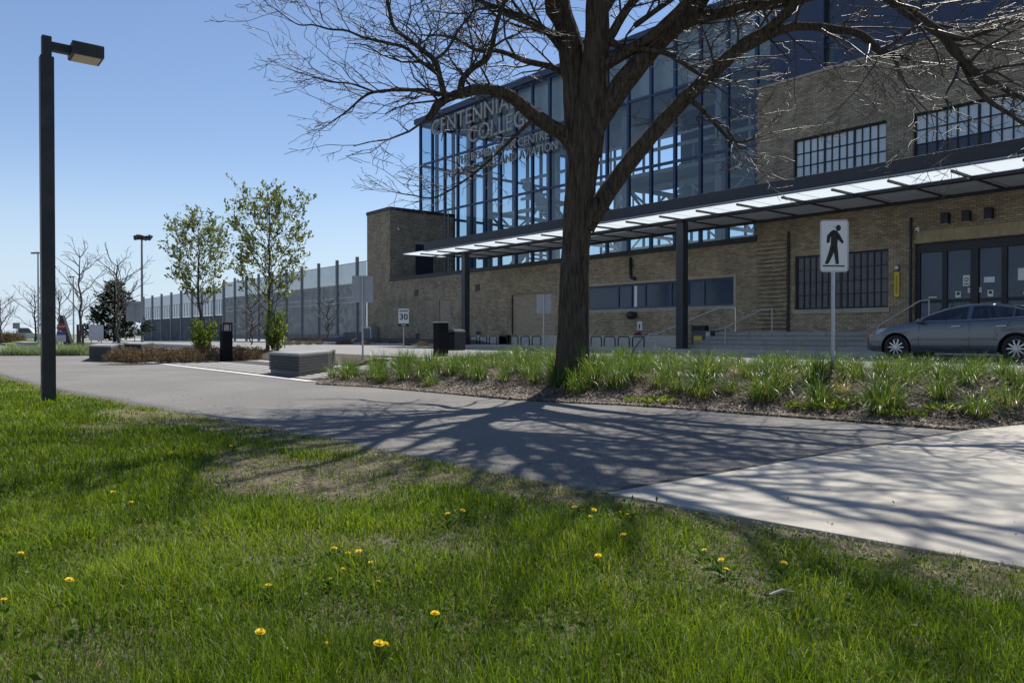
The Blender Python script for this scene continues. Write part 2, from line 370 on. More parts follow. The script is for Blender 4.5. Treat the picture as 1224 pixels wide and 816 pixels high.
m_tuft = leaf_mat('ornamental grass blades', [(0.0, (0.035, 0.078, 0.014)), (0.4, (0.075, 0.145, 0.022)), (0.75, (0.15, 0.215, 0.048)), (0.86, (0.24, 0.22, 0.10)), (1.0, (0.28, 0.21, 0.13))], 0.48, 0.35, 0.5, (1.25, 1.2, 0.55))
m_leaf = leaf_mat('young leaves', [(0.0, (0.085, 0.11, 0.045)), (0.5, (0.15, 0.18, 0.07)), (1.0, (0.26, 0.27, 0.10))], 0.5, 0.35, 0.5)
m_shrub = leaf_mat('bright shrub leaves', [(0.0, (0.07, 0.12, 0.02)), (0.5, (0.13, 0.18, 0.03)), (1.0, (0.24, 0.25, 0.05))], 0.5, 0.4, 0.4)
m_brownsh = leaf_mat('dry brown stems', [(0.0, (0.075, 0.045, 0.03)), (0.5, (0.16, 0.10, 0.07)), (0.9, (0.28, 0.21, 0.145)), (1.0, (0.09, 0.13, 0.03))], 0.2, 0.8, 0.2)
m_needle = leaf_mat('dark needles', [(0.0, (0.010, 0.020, 0.009)), (0.6, (0.022, 0.038, 0.015)), (1.0, (0.06, 0.06, 0.022))], 0.15, 0.6, 0.3)
m_palegr = leaf_mat('pale variegated blades', [(0.0, (0.10, 0.15, 0.06)), (0.5, (0.20, 0.26, 0.13)), (1.0, (0.42, 0.44, 0.30))], 0.35, 0.4, 0.4)
m_petal = leaf_mat('dandelion petals', [(0.0, (0.80, 0.56, 0.012)), (1.0, (0.88, 0.70, 0.03))], 0.3, 0.5, 0.2, (1.1, 1.05, 0.5))
m_stemg = M('green stem', (0.12, 0.17, 0.05), (0.16, 0.2, 0.07), 20, 0.5)
m_dleaf = leaf_mat('dandelion leaves', [(0.0, (0.045, 0.10, 0.012)), (1.0, (0.10, 0.17, 0.02))], 0.4, 0.6, 0.25)

# ------------------------------------------------------------------ terrain
LE = np.array([(-90, 1.2), (-60, 1.45), (-40, 1.6), (-21.78, 1.72), (-15.3, 2.06), (-12.2, 2.43), (-10.57, 2.62), (-8.4, 2.88), (-6.99, 3.06), (-5.53, 3.15), (-4.61, 3.25), (-3.37, 3.36), (-2.25, 3.45), (-1.12, 3.68), (3, 4.1), (16, 5.0)])
BE = np.array([(-15.1, 7.4), (-14.6, 6.6), (-14.04, 6.3), (-13.3, 6.5), (-12.6, 6.72), (-11.2, 6.9), (-9.9, 7.05), (-8.97, 7.12), (-7.94, 7.42), (-7.3, 7.72), (-6.2, 8.0), (-5.37, 8.12), (-4.4, 8.3), (-3.08, 8.48), (-2.9, 9.45), (-2.6, 11.2)])
def bed_right(y): return float(np.interp(y, [8.0, 8.5, 9.45, 11.4], [-3.14, -3.07, -2.9, -2.55]))
def lawn_edge(x): return np.interp(x, LE[:, 0], LE[:, 1])
def bed_edge(x): return np.interp(x, BE[:, 0], BE[:, 1])
def hter(x, y): return 0.32 * ss(8.8, 12.0, y) * (1 - 0.9 * ss(55, 110, -np.asarray(x, float)))
def fbm(x, y, s, seed=0): return noise.noise(Vector((x * s, y * s, seed))) + 0.5 * noise.noise(Vector((x * s * 2.1, y * s * 2.1, seed + 9)))
def lawn_z(x, y):
    e = float(ss(0.0, 0.5, lawn_edge(x) - y))
    return 0.012 + e * (0.03 * fbm(x, y, 0.7) + 0.012 * fbm(x, y, 3.1, 4))
def bed_z(x, y):
    d = y - float(bed_edge(x))
    k = float(ss(-15.2, -13.2, x)) * 0.55 + 0.45
    k *= float(ss(-0.02, 0.55, bed_right(y) - x)) * float(ss(-15.2, -14.6, x)) * float(ss(0.0, 0.25, 11.35 - y) * 0.4 + 0.6)
    return max(float(hter(x, y)), 0.0) * 0.55 + 0.012 + k * 0.33 * float(ss(-0.1, 1.7, d)) + 0.02 * fbm(x, y, 2.3, 2) * float(ss(0, 0.5, d))
def sheet(name, xs, yf, zf, mat, smooth=True):
    """grid sheet: for every x, rows run between the two y limits yf(x) gives"""
    mb = MB(); nx = len(xs); rows = None
    for x in xs:
        ys = yf(x); rows = len(ys)
        for y in ys: mb.v.append((x, y, zf(x, y)))
    for i in range(nx - 1):
        for j in range(rows - 1):
            a = i * rows + j; mb.f.append((a, a + rows, a + rows + 1, a + 1))
    o = mb.build(name, mat, smooth=smooth); tag(o, kind='structure'); return o
lin = np.linspace
gx = np.concatenate([-np.geomspace(3000, 60, 14), lin(-50, 60, 12), np.geomspace(80, 3000, 12)])
gy = np.concatenate([-np.geomspace(3000, 20, 12), lin(-12, 70, 12), np.geomspace(90, 3000, 12)])
sheet('ground', gx, lambda x: gy, lambda x, y: -0.12, m_field)
hx = np.concatenate([lin(-190, -60, 14), lin(-55, 40, 40)])
sheet('plaza', hx, lambda x: lin(7.5, 60, 40), lambda x, y: float(hter(x, y)) - 0.03, m_paver)
px = np.concatenate([lin(-190, -40, 26), lin(-38, -2.6, 90)])
sheet('path', px, lambda x: np.concatenate([[float(lawn_edge(x)) - 0.4, float(lawn_edge(x)) - 0.03], lin(float(lawn_edge(x)) - 0.018, 8.6 if x > -15.3 else (6.56 if x > -31 else 6.4), 18)]), lambda x, y: 0.004 + 0.008 * fbm(x, y, 0.35, 5) * float(ss(-40, -20, x)) - (0.06 if y < lawn_edge(x) - 0.02 else 0.0), m_asphalt)
lx = np.concatenate([lin(-90, -24, 30), lin(-23, -9, 60), lin(-8.9, 6, 160), lin(6.3, 16, 12)])
sheet('lawn', lx, lambda x: np.concatenate([lin(-30, -4, 10), lin(-3.5, float(lawn_edge(x)) - 0.12, 56), [float(lawn_edge(x)) - 0.04, float(lawn_edge(x)) + 0.015]]),
      lambda x, y: lawn_z(x, y) - (0.03 if y > lawn_edge(x) else 0.0), m_soil)
# concrete pad: slabs with open joints
pad = MB()
for (xa, xb) in ((-3.26, 0.6), (0.615, 4.4), (4.415, 9.0)):
    e0, e1 = float(lawn_edge(xa)) + 0.0, float(lawn_edge(xb))
    xm = (xa + xb) / 2
    pad.prism([(xa, e0), (xm, float(lawn_edge(xm))), (xb, e1), (xb, 6.6), (xa + (0.1 if xa < -3 else 0), 6.6)], -0.10, 0.020)
    pad.prism([(xa + (0.1 if xa < -3 else 0), 6.612), (xb, 6.612), (xb, 11.3)] + ([(-2.56, 11.3), (-2.9, 9.45), (-3.07, 8.5)] if xa < -3 else [(xa, 11.3)]), -0.10, 0.020)
tag(pad.build('concrete_walkway', m_conc, bevel=0.008), kind='structure')
# planting bed mound
bx = lin(-15.05, -2.62, 136)
sheet('planting_bed', bx, lambda x: np.concatenate([[float(bed_edge(x))], lin(float(bed_edge(x)) + 0.08, 11.38, 44)]), lambda x, y: bed_z(x, y) - (0.03 if y < bed_edge(x) + 0.01 else 0), m_mulch)
jt = MB(); jt.add([(-3.33, float(lawn_edge(-3.3)) + .01, .0185), (-3.262, float(lawn_edge(-3.26)), .0185), (-3.162, 6.6, .0185), (-3.06, 8.52, .0185), (-3.11, 8.48, .0185), (-3.20, 6.6, .0185)], [(0, 1, 2, 5), (5, 2, 3, 4)])
tag(jt.build('path_joint', M('crumbled asphalt edge', (0.02, 0.019, 0.018), (0.09, 0.085, 0.08), 60, 0.95)), kind='structure')
# road, kerbs, sidewalk
sheet('road', hx, lambda x: lin(11.55, 22.3, 12), lambda x, y: float(hter(x, 20)) + 0.0, m_road)
kb = MB()
for i in range(len(hx) - 1):
    a, b = hx[i], hx[i + 1]; za, zb = float(hter(a, 20)), float(hter(b, 20))
    for (y0, y1) in ((11.38, 11.54), (22.31, 22.46)):
        if y0 < 12 and (a < -62 or (a < -15.2 and a > -40)): continue
        kb.add([(x, y, z + d) for (x, z) in ((a, za), (b, zb)) for (y, d) in ((y0, -0.2), (y1, -0.2), (y1, 0.11), (y0, 0.11))], [(0, 1, 5, 4), (1, 2, 6, 5), (2, 3, 7, 6), (3, 0, 4, 7)])
tag(kb.build('kerb', m_kerb), kind='structure')
sheet('sidewalk', hx[hx > -62], lambda x: lin(22.47, 26.0, 5), lambda x, y: float(hter(x, 20)) + 0.10, m_kerb)
# plank paved strip with its pale border
pv = MB(); gv = MB()
y = 6.76
gv.add([(-29.5, 6.72, 0.006), (-15.4, 6.72, 0.006), (-15.4, 9.9, 0.05), (-29.5, 9.9, 0.05)], [(0, 1, 2, 3)])
tag(gv.build('paving_joints', m_groove), kind='structure')
while y < 9.6:
    x = -29.4 + rng.uniform(-0.8, 0); 
    while x < -15.5:
        x2 = min(x + 2.0, -15.45); x1 = max(x, -29.4)
        if x2 - x1 > 0.15:
            z = float(hter(x1, y)); pv.add([(x1, y, z + .03), (x2 - .02, y, z + .03), (x2 - .02, y + .25, z + .034), (x1, y + .25, z + .034)], [(0, 1, 2, 3)])
        x += 2.0
    y += 0.37
tag(pv.build('paved_strip', m_paver), kind='structure')
bd = MB(); bd.add([(-29.4, 6.46, .014), (-14.9, 6.46, .014), (-14.9, 6.7, .014), (-29.4, 6.7, .014)], [(0, 1, 2, 3)])
tag(bd.build('paving_border', m_pale), kind='structure')
# soil strip at the far left and along the building's foot
sheet('shrub_bed', lin(-62, -29.6, 40), lambda x: lin(6.5, 11.0, 14), lambda x, y: 0.02 + float(hter(x, y)) + 0.16 * float(ss(0, 1.2, y - 6.5)) * float(ss(0, .8, 11.0 - y)) + 0.03 * fbm(x, y, 1.1, 3), m_mulch)
sheet('shrub_bed_far', lin(-29.4, -19.5, 24), lambda x: lin(9.92, 11.3, 8), lambda x, y: 0.02 + float(hter(x, y)) + 0.10 * float(ss(0, .5, y - 9.92)) * float(ss(0, .4, 11.3 - y)) + 0.03 * fbm(x, y, 1.1, 3), m_mulch)
sheet('building_bed', lin(-60, -33.5, 30), lambda x: lin(24.2, 25.95, 8), lambda x, y: float(hter(x, 20)) + 0.11 + 0.25 * float(ss(0, .8, y - 24.2)) * float(ss(0, 3, -33.5 - x)) + 0.05 * fbm(x, y, 1.0, 6), m_mulch)
sheet('far_lawn', lin(-160, -62, 30), lambda x: lin(7.0, 14.0, 8), lambda x, y: 0.04 + 0.25 * float(ss(0, 2.5, y - 7.0)) * float(ss(0, 2, 14.0 - y)), M('far turf', (0.06, 0.10, 0.02), (0.11, 0.15, 0.035), 3, 0.95))
# ------------------------------------------------------------------ main brick building
F = 26.0
def wall_with_holes(x0, x1, z0, z1, holes, y0, y1):
    """wall slab on the XZ plane, cut round rectangular openings (x0,x1,z0,z1)"""
    mb = MB(); xs = sorted({x0, x1} | {h[0] for h in holes} | {h[1] for h in holes}); zs = sorted({z0, z1} | {h[2] for h in holes} | {h[3] for h in holes})
    for i in range(len(xs) - 1):
        j = 0
        while j < len(zs) - 1:
            def hole(jj):
                cx, cz = (xs[i] + xs[i + 1]) / 2, (zs[jj] + zs[jj + 1]) / 2
                return any(h[0] < cx < h[1] and h[2] < cz < h[3] for h in holes)
            if hole(j): j += 1; continue
            k = j
            while k + 1 < len(zs) - 1 and not hole(k + 1): k += 1
            mb.box(xs[i], xs[i + 1], y0, y1, zs[j], zs[k + 1]); j = k + 1
    return mb
def sash(parent, label, x0, x1, z0, z1, y, nc, nr, pane_mat, heavy=4, dark=(), t=0.042):
    fr = MB(); w = 0.07
    fr.box(x0, x1, y, y + .08, z0, z0 + w); fr.box(x0, x1, y, y + .08, z1 - w, z1); fr.box(x0, x0 + w, y, y + .08, z0 + w, z1 - w); fr.box(x1 - w, x1, y, y + .08, z0 + w, z1 - w)
    wo_ = tag(fr.build('window', m_sash, parent), label)
    bars = MB(); cw, rh = (x1 - x0 - 2 * w) / nc, (z1 - z0 - 2 * w) / nr
    for i in range(1, nc):
        tt = t * (1.9 if i % heavy == 0 else 1); x = x0 + w + i * cw; bars.box(x - tt / 2, x + tt / 2, y + .012, y + .06, z0 + w, z1 - w)
    for j in range(1, nr): z = z0 + w + j * rh; bars.box(x0 + w, x1 - w, y + .016, y + .056, z - t / 2, z + t / 2)
    bars.build('glazing_bars', m_sash, wo_)
    pn, pd = MB(), MB()
    for i in range(nc):
        for j in range(nr):
            q = pd if (i, j) in dark else pn
            dy = rng.uniform(-.004, .004); d2 = rng.uniform(-.004, .004)
            xa, xb, za, zb = x0 + w + i * cw, x0 + w + (i + 1) * cw, z0 + w + j * rh, z0 + w + (j + 1) * rh
            q.add([(xa, y + .045 + dy, za), (xb, y + .045 - dy, za), (xb, y + .045 - dy + d2, zb), (xa, y + .045 + dy + d2, zb)], [(0, 1, 2, 3)])
    pn.build('panes', pane_mat, wo_)
    if pd.f: tag(pd.build('panes', m_window, wo_), 'dark panes')
    return wo_

bb = thing('brick_building', 'two storey yellow brown brick building with gridded steel windows behind the long canopy', 'building', (-17.05, F, 0))
MX0, MX1, MZ = -17.05, 9.0, 10.52
LW = (-15.44, -11.97, 1.90, 3.90); W1 = (-15.52, -12.06, 6.25, 8.27); W2 = (-11.2, -6.7, 6.25, 8.27); W3 = (-5.6, -1.1, 6.25, 8.27)
DO = (-11.15, -4.2, 1.08, 3.97); LW2 = (-3.2, 0.4, 1.9, 3.9)
wall_with_holes(MX0, MX1, 0, MZ, [LW, W1, W2, W3, DO, LW2], F, F + 0.38).build('wall', m_brick, bb)
MB().box(MX0, MX0 + .38, F + .38, 31.2, 4.4, MZ).build('wall', m_brick, bb)
cp = MB(); cp.box(MX0 - .03, MX1, F - .05, F + .45, MZ, MZ + .09); cp.box(MX0 - .03, MX0 + .45, F + .45, 31.2, MZ, MZ + .09)
cp.build('coping', m_sill, bb)
q = MB()
for k in range(36):                                # toothed quoins at the free corner
    if k % 2 == 0: q.box(MX0 - .06, MX0 + .2, F - .03, F + .30, 4.9 + k * .15, 5.03 + k * .15)
q.build('quoins', m_brick, bb)
for (a, b_) in ((4.75, 1.05), ):
    ru = MB(); z = b_
    while z < a - .1: ru.box(-17.0, -15.72, F - .10, F + .01, z, z + .095); z += .168
    ru.build('ribbed_pier', m_brick, bb)
sash(bb, 'lower steel window with dark glass', *LW, F + .10, 14, 4, m_greywin, 7)
sash(bb, 'lower steel window with dark glass', *LW2, F + .10, 14, 4, m_greywin, 7)
sash(bb, 'upper steel window with pale panes', *W1, F + .12, 12, 4, m_wpale, 4)
sash(bb, 'upper steel window with pale panes and a dark opened section', *W2, F + .12, 14, 4, m_wpale, 6, dark={(i, j) for i in range(6) for j in (1, 0)} | {(6, 1)})
sash(bb, 'upper steel window with pale panes', *W3, F + .12, 14, 4, m_wpale, 6)
sl_ = MB()
for h in (LW, LW2): sl_.box(h[0] - .05, h[1] + .05, F - .05, F + .12, h[2] - .16, h[2])
sl_.build('window_sill', m_sill, bb)
MB().box(-11.05, -4.0, F - .035, F + .03, DO[3] + .02, DO[3] + .40).build('lintel', m_lintel, bb)
for x in (-15.66, -11.22): MB().tube([(x, F - .06, .6), (x, F - .06, 4.85)], .045, 8).build('downpipe', m_sash, bb)
ff = MB(); ff.box(MX0, MX1, F + .38, F + 6, 1.0, 1.06); ff.box(MX0 + .4, MX1, F + .38, F + 6, 4.9, 5.1); ff.box(MX0 + .4, MX1, F + 5.9, F + 6.0, 1.06, 4.9)
ff.build('interior', m_darkint, bb)
f2 = MB(); f2.box(MX0 + .4, MX1, F + .38, F + 5.2, MZ - .3, MZ - .1); f2.box(MX0 + .4, MX1, F + 5.0, F + 5.15, 5.1, MZ - .3)
f2.build('roof', m_darkint, bb)
# entrance doors
dr = MB(); x0, x1, z0, z1 = DO; y = F + .14
dr.box(x0, x1, y, y + .14, z1 - .30, z1); dr.box(x0, x1, y, y + .12, z0, z0 + .12)
for x in (x0 + .07, -10.25, -9.37, -8.55, -7.6, -6.6, -5.6, x1 - .07):
    w = .075 if abs(x + 9.37) > .01 else .11; dr.box(x - w, x + w, y - (.02 if w > .1 else 0), y + .13, z0 + .12, z1 - .30)
dr.box(x0, x1, y + .02, y + .11, 2.02, 2.12)
df_ = dr.build('entrance_doors', m_sash, bb, bevel=.006)
MB().add([(x0, y + .06, z0), (x1, y + .06, z0), (x1, y + .06, z1), (x0, y + .06, z1)], [(0, 1, 2, 3)]).build('door_glass', m_bluewin, df_)
def notice(px0, px1, pz0, pz1, words, sz=.05, yy=F + .19, base=m_paper):
    o = MB().box(px0, px1, yy, yy + .004, pz0, pz1).build('notice', base, df_)
    return o
n1 = notice(-9.72, -9.52, 2.52, 2.86, '')
MB().lathe([(.065, 0), (.065, .003)], (-9.62, F + .186, 2.72), 16, 'Y').build('symbol', m_black, n1)
MB().lathe([(.038, 0), (.038, .003)], (-9.62, F + .182, 2.72), 16, 'Y').build('symbol', m_paper, n1)
MB().box(-9.69, -9.55, F + .186, F + .189, 2.57, 2.60).build('line', m_black, n1)
n2 = notice(-9.12, -8.82, 2.60, 2.82, '')
MB().box(-9.12, -8.82, F + .186, F + .189, 2.77, 2.83).build('line', m_blue, n2)
notice(-8.2, -7.75, 2.62, 2.98, ''); notice(-10.75, -10.5, 2.18, 2.22, ''); notice(-8.05, -7.78, 2.20, 2.27, '')
for cx in (-9.86, -8.94):                          # small arched stickers
    s_ = notice(cx - .08, cx + .08, 2.16, 2.36, ''); MB().lathe([(.05, 0), (.05, .003)], (cx, F + .186, 2.29), 14, 'Y').build('symbol', m_black, s_)
for cx in (-9.55, -9.22): notice(cx - .035, cx + .035, 2.30, 2.46, '')
# things fixed to this wall
for i, x in enumerate((-10.13, -9.52, -8.89)):
    s_ = thing('wall_light', ['small black box light above the doors, nearest the white camera', 'middle one of the three small black box lights above the doors', 'small black box light above the doors, rightmost of three'][i], 'wall light', (x, F, 4.7), 'box lights over the entrance')
    MB().box(x - .11, x + .11, F - .22, F - .004, 4.52, 4.86).build('housing', m_sash, s_, bevel=.012)
    MB().box(x - .08, x + .08, F - .19, F - .03, 4.505, 4.519).build('lens', m_lens, s_)
s_ = thing('security_camera', 'white dome security camera on the brick just above the entrance doors', 'camera', (-11.0, F, 4.42))
MB().box(-11.06, -10.94, F - .10, F - .003, 4.40, 4.50).build('bracket', m_signw, s_, bevel=.01); MB().ball((-11.0, F - .10, 4.37), .075, 12).build('dome', m_signw, s_, smooth=True)
MB().ball((-11.0, F - .14, 4.355), .045, 10).build('lens', m_black, s_, smooth=True)
s_ = thing('blade_sign', 'narrow yellow upright plate with a small lamp on the brick left of the doors', 'wall sign', (-11.66, F, 2.2))
MB().box(-11.74, -11.58, F - .09, F - .004, 2.24, 3.08).build('plate', m_yellow, s_, bevel=.015); MB().box(-11.69, -11.63, F - .095, F - .091, 2.34, 2.98).build('stripe', M('dim yellow print', (.30, .22, .02)), s_)
MB().ball((-11.66, F - .09, 3.22), .07, 12).build('lamp', m_signw, s_, smooth=True); MB().box(-11.72, -11.60, F - .07, F - .004, 3.14, 3.30).build('lamp_base', m_sash, s_)

# ------------------------------------------------------------------ low brick wing with its tall corner block
lw_ = thing('brick_wing', 'long low brick wing with a tall corner block at its left end', 'building', (-47, F, 0))
BX0, BX1, LZ = -49.2, -45.88, 4.62
ST = (-26.85, -18.11, 2.16, 3.30); BR = (-32.4, -28.9, .3, 3.15); NI = (-39.7, -38.45, .3, 3.1)
wall_with_holes(BX1, MX0, 0, LZ, [ST, BR, NI], F, F + .38).build('wall', m_brick, lw_)
MB().box(BR[0], BR[1], F + .06, F + .3, BR[2], BR[3]).build('bricked_up_doorway', m_brick_light, lw_)
MB().box(NI[0], NI[1], F + .05, F + .3, NI[2], NI[3]).build('bricked_up_doorway', m_brick_light, lw_)
MB().box(BX1 + .02, MX0, F - .06, F + .5, LZ, LZ + .22).build('coping', m_coping, lw_)
MB().box(BX1, MX0, F + .5, 31.0, LZ - .25, LZ - .05).build('roof', m_coping, lw_)
bl = MB(); bl.box(BX0, BX1, F, F + .38, 0, 9.55); bl.box(BX1 - .38, BX1, F + .38, 31.4, 0, 9.55); bl.box(BX0, BX0 + .38, F + .38, 31.4, 0, 9.55)
bl.build('corner_block', m_brick, lw_)
MB().box(BX0 - .05, BX1 + .05, F - .05, 31.4, 9.55, 9.78).build('coping', m_coping, lw_)
MB().box(BX1, BX1 + .12, 30.2, 31.35, 4.0, 9.5).build('buttress', m_brick, lw_)
d_ = MB(); d_.box(BX1 + .005, BX1 + .05, 28.05, 29.5, 4.7, 7.35); d_.build('roof_door', m_sash, lw_)
MB().box(BX1 + .004, BX1 + .06, 27.95, 29.6, 7.36, 7.55).build('roof_door_lintel', m_sill, lw_)
fr = MB(); x0, x1, z0, z1 = ST; y = F + .10
fr.box(x0, x1, y, y + .1, z0, z0 + .09); fr.box(x0, x1, y, y + .1, z1 - .09, z1)
for x in (x0 + .05, -24.55, -23.71, -22.9, -21.41, -20.5, -19.67, x1 - .05): fr.box(x - (.05 if abs(x + 23.71) > .01 else .025), x + (.05 if abs(x + 23.71) > .01 else .025), y, y + .1, z0 + .09, z1 - .09)
fo = tag(fr.build('window', m_navy, lw_), 'long strip window with navy frame'); MB().box(x0, x1, y + .045, y + .06, z0, z1).build('panes', m_bluewin, fo)
MB().box(-23.55, -23.38, y + .02, y + .03, z0 + .09, z1 - .09).build('blind', m_wpale, fo)
s0 = MB(); s0.box(x0 - .12, x1 + .14, F - .025, F + .05, z0 - .15, z0); s0.box(x0 - .12, x1 + .14, F - .02, F + .05, z1, z1 + .10); s0.box(x1 + .002, x1 + .14, F - .022, F + .05, z0, z1)
s0.build('window_surround', m_sill, lw_)
for (x, z) in ((-42.39, 3.68), (-35.61, 3.70), (-42.29, .84), (-35.53, .95)): MB().box(x - .22, x + .22, F - .02, F + .02, z - .2, z + .2).build('vent', m_sash, lw_)
MB().box(-36.2, -20.9, F - .03, F - .002, 0, .93).build('plinth', m_kerb, lw_)
MB().box(-33.6, -32.42, F - .03, F + .02, .2, 3.2).box(-32.44, -32.40, F - .05, F + .06, .2, 3.2).build('steel_jamb', m_brick, lw_)
s_ = thing('drain_spout', 'short black pipe spout hanging below the low roof edge right of the big trunk', 'pipe', (-23.61, F, 3.5))
MB().tube([(-23.61, F - .08, 4.5), (-23.61, F - .08, 3.66), (-23.55, F - .1, 3.56), (-23.3, F - .12, 3.52)], .07, 10).build('pipe', m_sash, s_, smooth=True)
MB().box(-23.72, -23.5, F - .10, F - .002, 4.1, 4.16).build('clamp', m_sash, s_)
s_ = thing('flood_light', 'dark round flood light on the brick under the strip window', 'wall light', (-23.35, F, 1.85))
MB().ball((-23.45, F - .22, 1.85), .24, 14, (1.1, .8, .75)).build('hood', m_sash, s_, smooth=True); MB().bar((-23.45, F - .1, 1.9), (-23.3, F, 1.95), .1, .1).build('bracket', m_sash, s_)
m_dkred = M('dark red enamel', (.14, .018, .016), (.18, .024, .02), 3, .5)
s_ = thing('pipe_connection', 'small red wall hydrant with a white notice above it, under the strip window', 'hydrant', (-23.1, F, .9))
MB().box(-23.25, -22.95, F - .03, F - .002, 1.16, 1.58).build('notice', m_signw, s_); MB().box(-23.13, -23.07, F - .036, F - .031, 1.24, 1.44).build('notice_mark', m_black, s_); MB().box(-23.17, -23.03, F - .036, F - .031, 1.38, 1.41).build('notice_mark', m_black, s_)
MB().tube([(-23.1, F - .002, 1.02), (-23.1, F - .2, 1.02)], .055, 12).build('pipe', m_dkred, s_, smooth=True)
for dx in (-.12, .12): MB().tube([(-23.1, F - .2, 1.02), (-23.1 + dx * .8, F - .28, .98)], .04, 10).build('outlet', m_dkred, s_)

# ------------------------------------------------------------------ glass hall behind (turned about two degrees)
GA = R(2.0); gh = thing('glass_hall', 'tall blue framed glass hall with white lettering, rising behind the brick wing', 'building', (-50.05, 31.0, 0))
GL, GD, GT = 62.0, 17.0, 17.75       # along x, depth, roof height (local axes, from the left front corner)
gh_parts = []
def G(mb, name, mat, parent=None, **k):
    o = mb.build(name, mat, None, **k); o.parent = parent or gh; gh_parts.append(o); return o
LV = [4.6, 10.15, 14.0, 17.1]
front, side, rear, glf, gls, glr = MB(), MB(), MB(), MB(), MB(), MB()
xs = [0.12 + 1.607 * i for i in range(int(GL / 1.607) + 1)]
for x in xs: front.box(x - .075, x + .075, -.10, .10, 4.5, GT - .6)
for z in LV[1:]: front.box(0, GL, -.08, .10, z - .065, z + .065)
front.box(0, GL, -.10, .12, 4.5, 4.7)
for i in range(10): y = 1.6 + i * 1.6; side.box(-.12, .14, y - .09, y + .09, 4.5, GT - .6)
for z in LV[1:]: side.box(-.10, .12, .14, GD, z - .09, z + .09)
for x in xs: rear.box(x - .07, x + .07, GD - .1, GD + .1, 4.5, GT - .6)
for z in (4.6, 7.4, 10.1): rear.box(0, GL, GD - .08, GD + .08, z - .08, z + .08)
glf.add([(0, 0, 4.5), (GL, 0, 4.5), (GL, 0, GT - .6), (0, 0, GT - .6)], [(0, 1, 2, 3)])
gls.add([(0, 0, 4.5), (0, GD, 4.5), (0, GD, GT - .6), (0, 0, GT - .6)], [(0, 1, 2, 3)])
glr.add([(0, GD, 4.5), (GL, GD, 4.5), (GL, GD, 10.2), (0, GD, 10.2)], [(0, 1, 2, 3)])
G(front, 'front_mullions', m_navy); G(side, 'side_mullions', m_navy); G(rear, 'rear_mullions', m_navy)
G(glf, 'front_glazing', m_glass); G(gls, 'side_glazing', m_glassb); G(glr, 'rear_glazing', m_glassb)
G(MB().box(-.3, GL, -.35, GD + .3, GT - .6, GT - .2), 'roof', m_navyclad)
G(MB().box(12, GL, GD - .12, GD - .02, 10.2, GT - .6), 'rear_upper_wall', m_rearwall)
G(MB().box(0, GL, GD - .2, GD + .1, 0, 4.5).box(-.05, .2, 0, GD, 0, 4.5).box(0, GL, -.05, .2, 0, 4.5), 'base_wall', m_brick)
G(MB().box(9, GL, .5, 4.2, 14.1, 14.35), 'ceiling', m_slab)
G(MB().box(9, 29.8, .55, .70, 14.36, GT - .62), 'bulkhead', m_white)
G(MB().box(4, GL, .6, GD - .4, 4.25, 4.5), 'floor', m_slab)
G(MB().box(18, GL, .8, 5.0, 9.9, 10.0).box(18, GL, 1.0, 1.12, 11.85, 11.97), 'gallery_rail', m_white)
tr_ = MB()
for k in range(8):                                  # roof trusses over the depth, seen through the panes
    x = 7 + k * 6.4
    for (ya, yb) in ((1.2, 16.4),):
        tr_.bar((x, ya, 9.6), (x, yb, 9.6), .22, .26); tr_.bar((x, ya, 8.2), (x, yb, 8.2), .2, .22)
        for j in range(8):
            y = ya + j * 1.9; tr_.bar((x, y, 8.2 if j % 2 else 9.6), (x, y + 1.9, 9.6 if j % 2 else 8.2), .12, .12)
for y in (3.0, 9.0, 15.5):
    tr_.bar((5, y, 9.75), (GL, y, 9.75), .22, .25); tr_.bar((5, y, 8.0), (GL, y, 8.0), .16, .2)
    for j in range(26):
        x = 6 + 2.1 * j; tr_.bar((x, y, 8.0 if j % 2 else 9.75), (x + 2.1, y, 9.75 if j % 2 else 8.0), .12, .12)
G(tr_, 'roof_trusses', m_white)
cl = MB()
for k in range(9): cl.box(7 + k * 6.4 - .2, 7 + k * 6.4 + .2, 1.0, 1.4, 4.5, 14.1)
for k in range(9): cl.box(7 + k * 6.4 - .15, 7 + k * 6.4 + .15, 15.0, 15.3, 4.5, 14.1)
G(cl, 'columns', m_slab)
br_ = MB()
for k in range(8): br_.bar((7 + k * 6.4, 15.2, 4.7), (13.4 + k * 6.4, 15.2, 8.0), .16, .16)
G(br_, 'braces', m_white)
hp_ = MB()
for k in range(30): hp_.tube([(9.5 + k * 1.75, 5.5 + 2.2 * (k % 3), 10.3), (9.5 + k * 1.75, 5.5 + 2.2 * (k % 3), 14.1)], .07, 6)
for z in (11.2, 12.6): hp_.tube([(6, 5.2, z), (GL, 5.2, z)], .12, 6)
G(hp_, 'hangers_and_ducts', m_white)
sa = MB()
for k in range(14): sa.box(3.2 + k * .32, 3.55 + k * .32, 6.0, 7.6, 4.5 + k * .28, 4.62 + k * .28)
for k in range(14): sa.box(7.7 - k * .32, 8.05 - k * .32, 7.8, 9.4, 8.4 + k * .28, 8.52 + k * .28)
sa.bar((3.2, 6.0, 5.5), (7.7, 6.0, 9.4), .05, .9); sa.bar((7.9, 7.8, 9.3), (3.4, 7.8, 13.2), .05, .9)
G(sa, 'stairs', m_slab)
G(MB().box(2.0, 2.5, 3.0, 3.6, 4.5, 16.9).box(5.2, 5.7, 9, 9.6, 4.5, 16.9), 'stair_core', m_spandrel)
ld = MB()
for dx in (0, .45): ld.bar((4.3 + dx, -.75, 4.4), (4.3 + dx, -.75, 9.9), .05, .05)
for k in range(18): ld.bar((4.3, -.75, 4.7 + k * .29), (4.75, -.75, 4.7 + k * .29), .03, .03)
G(ld, 'roof_ladder', m_galv)
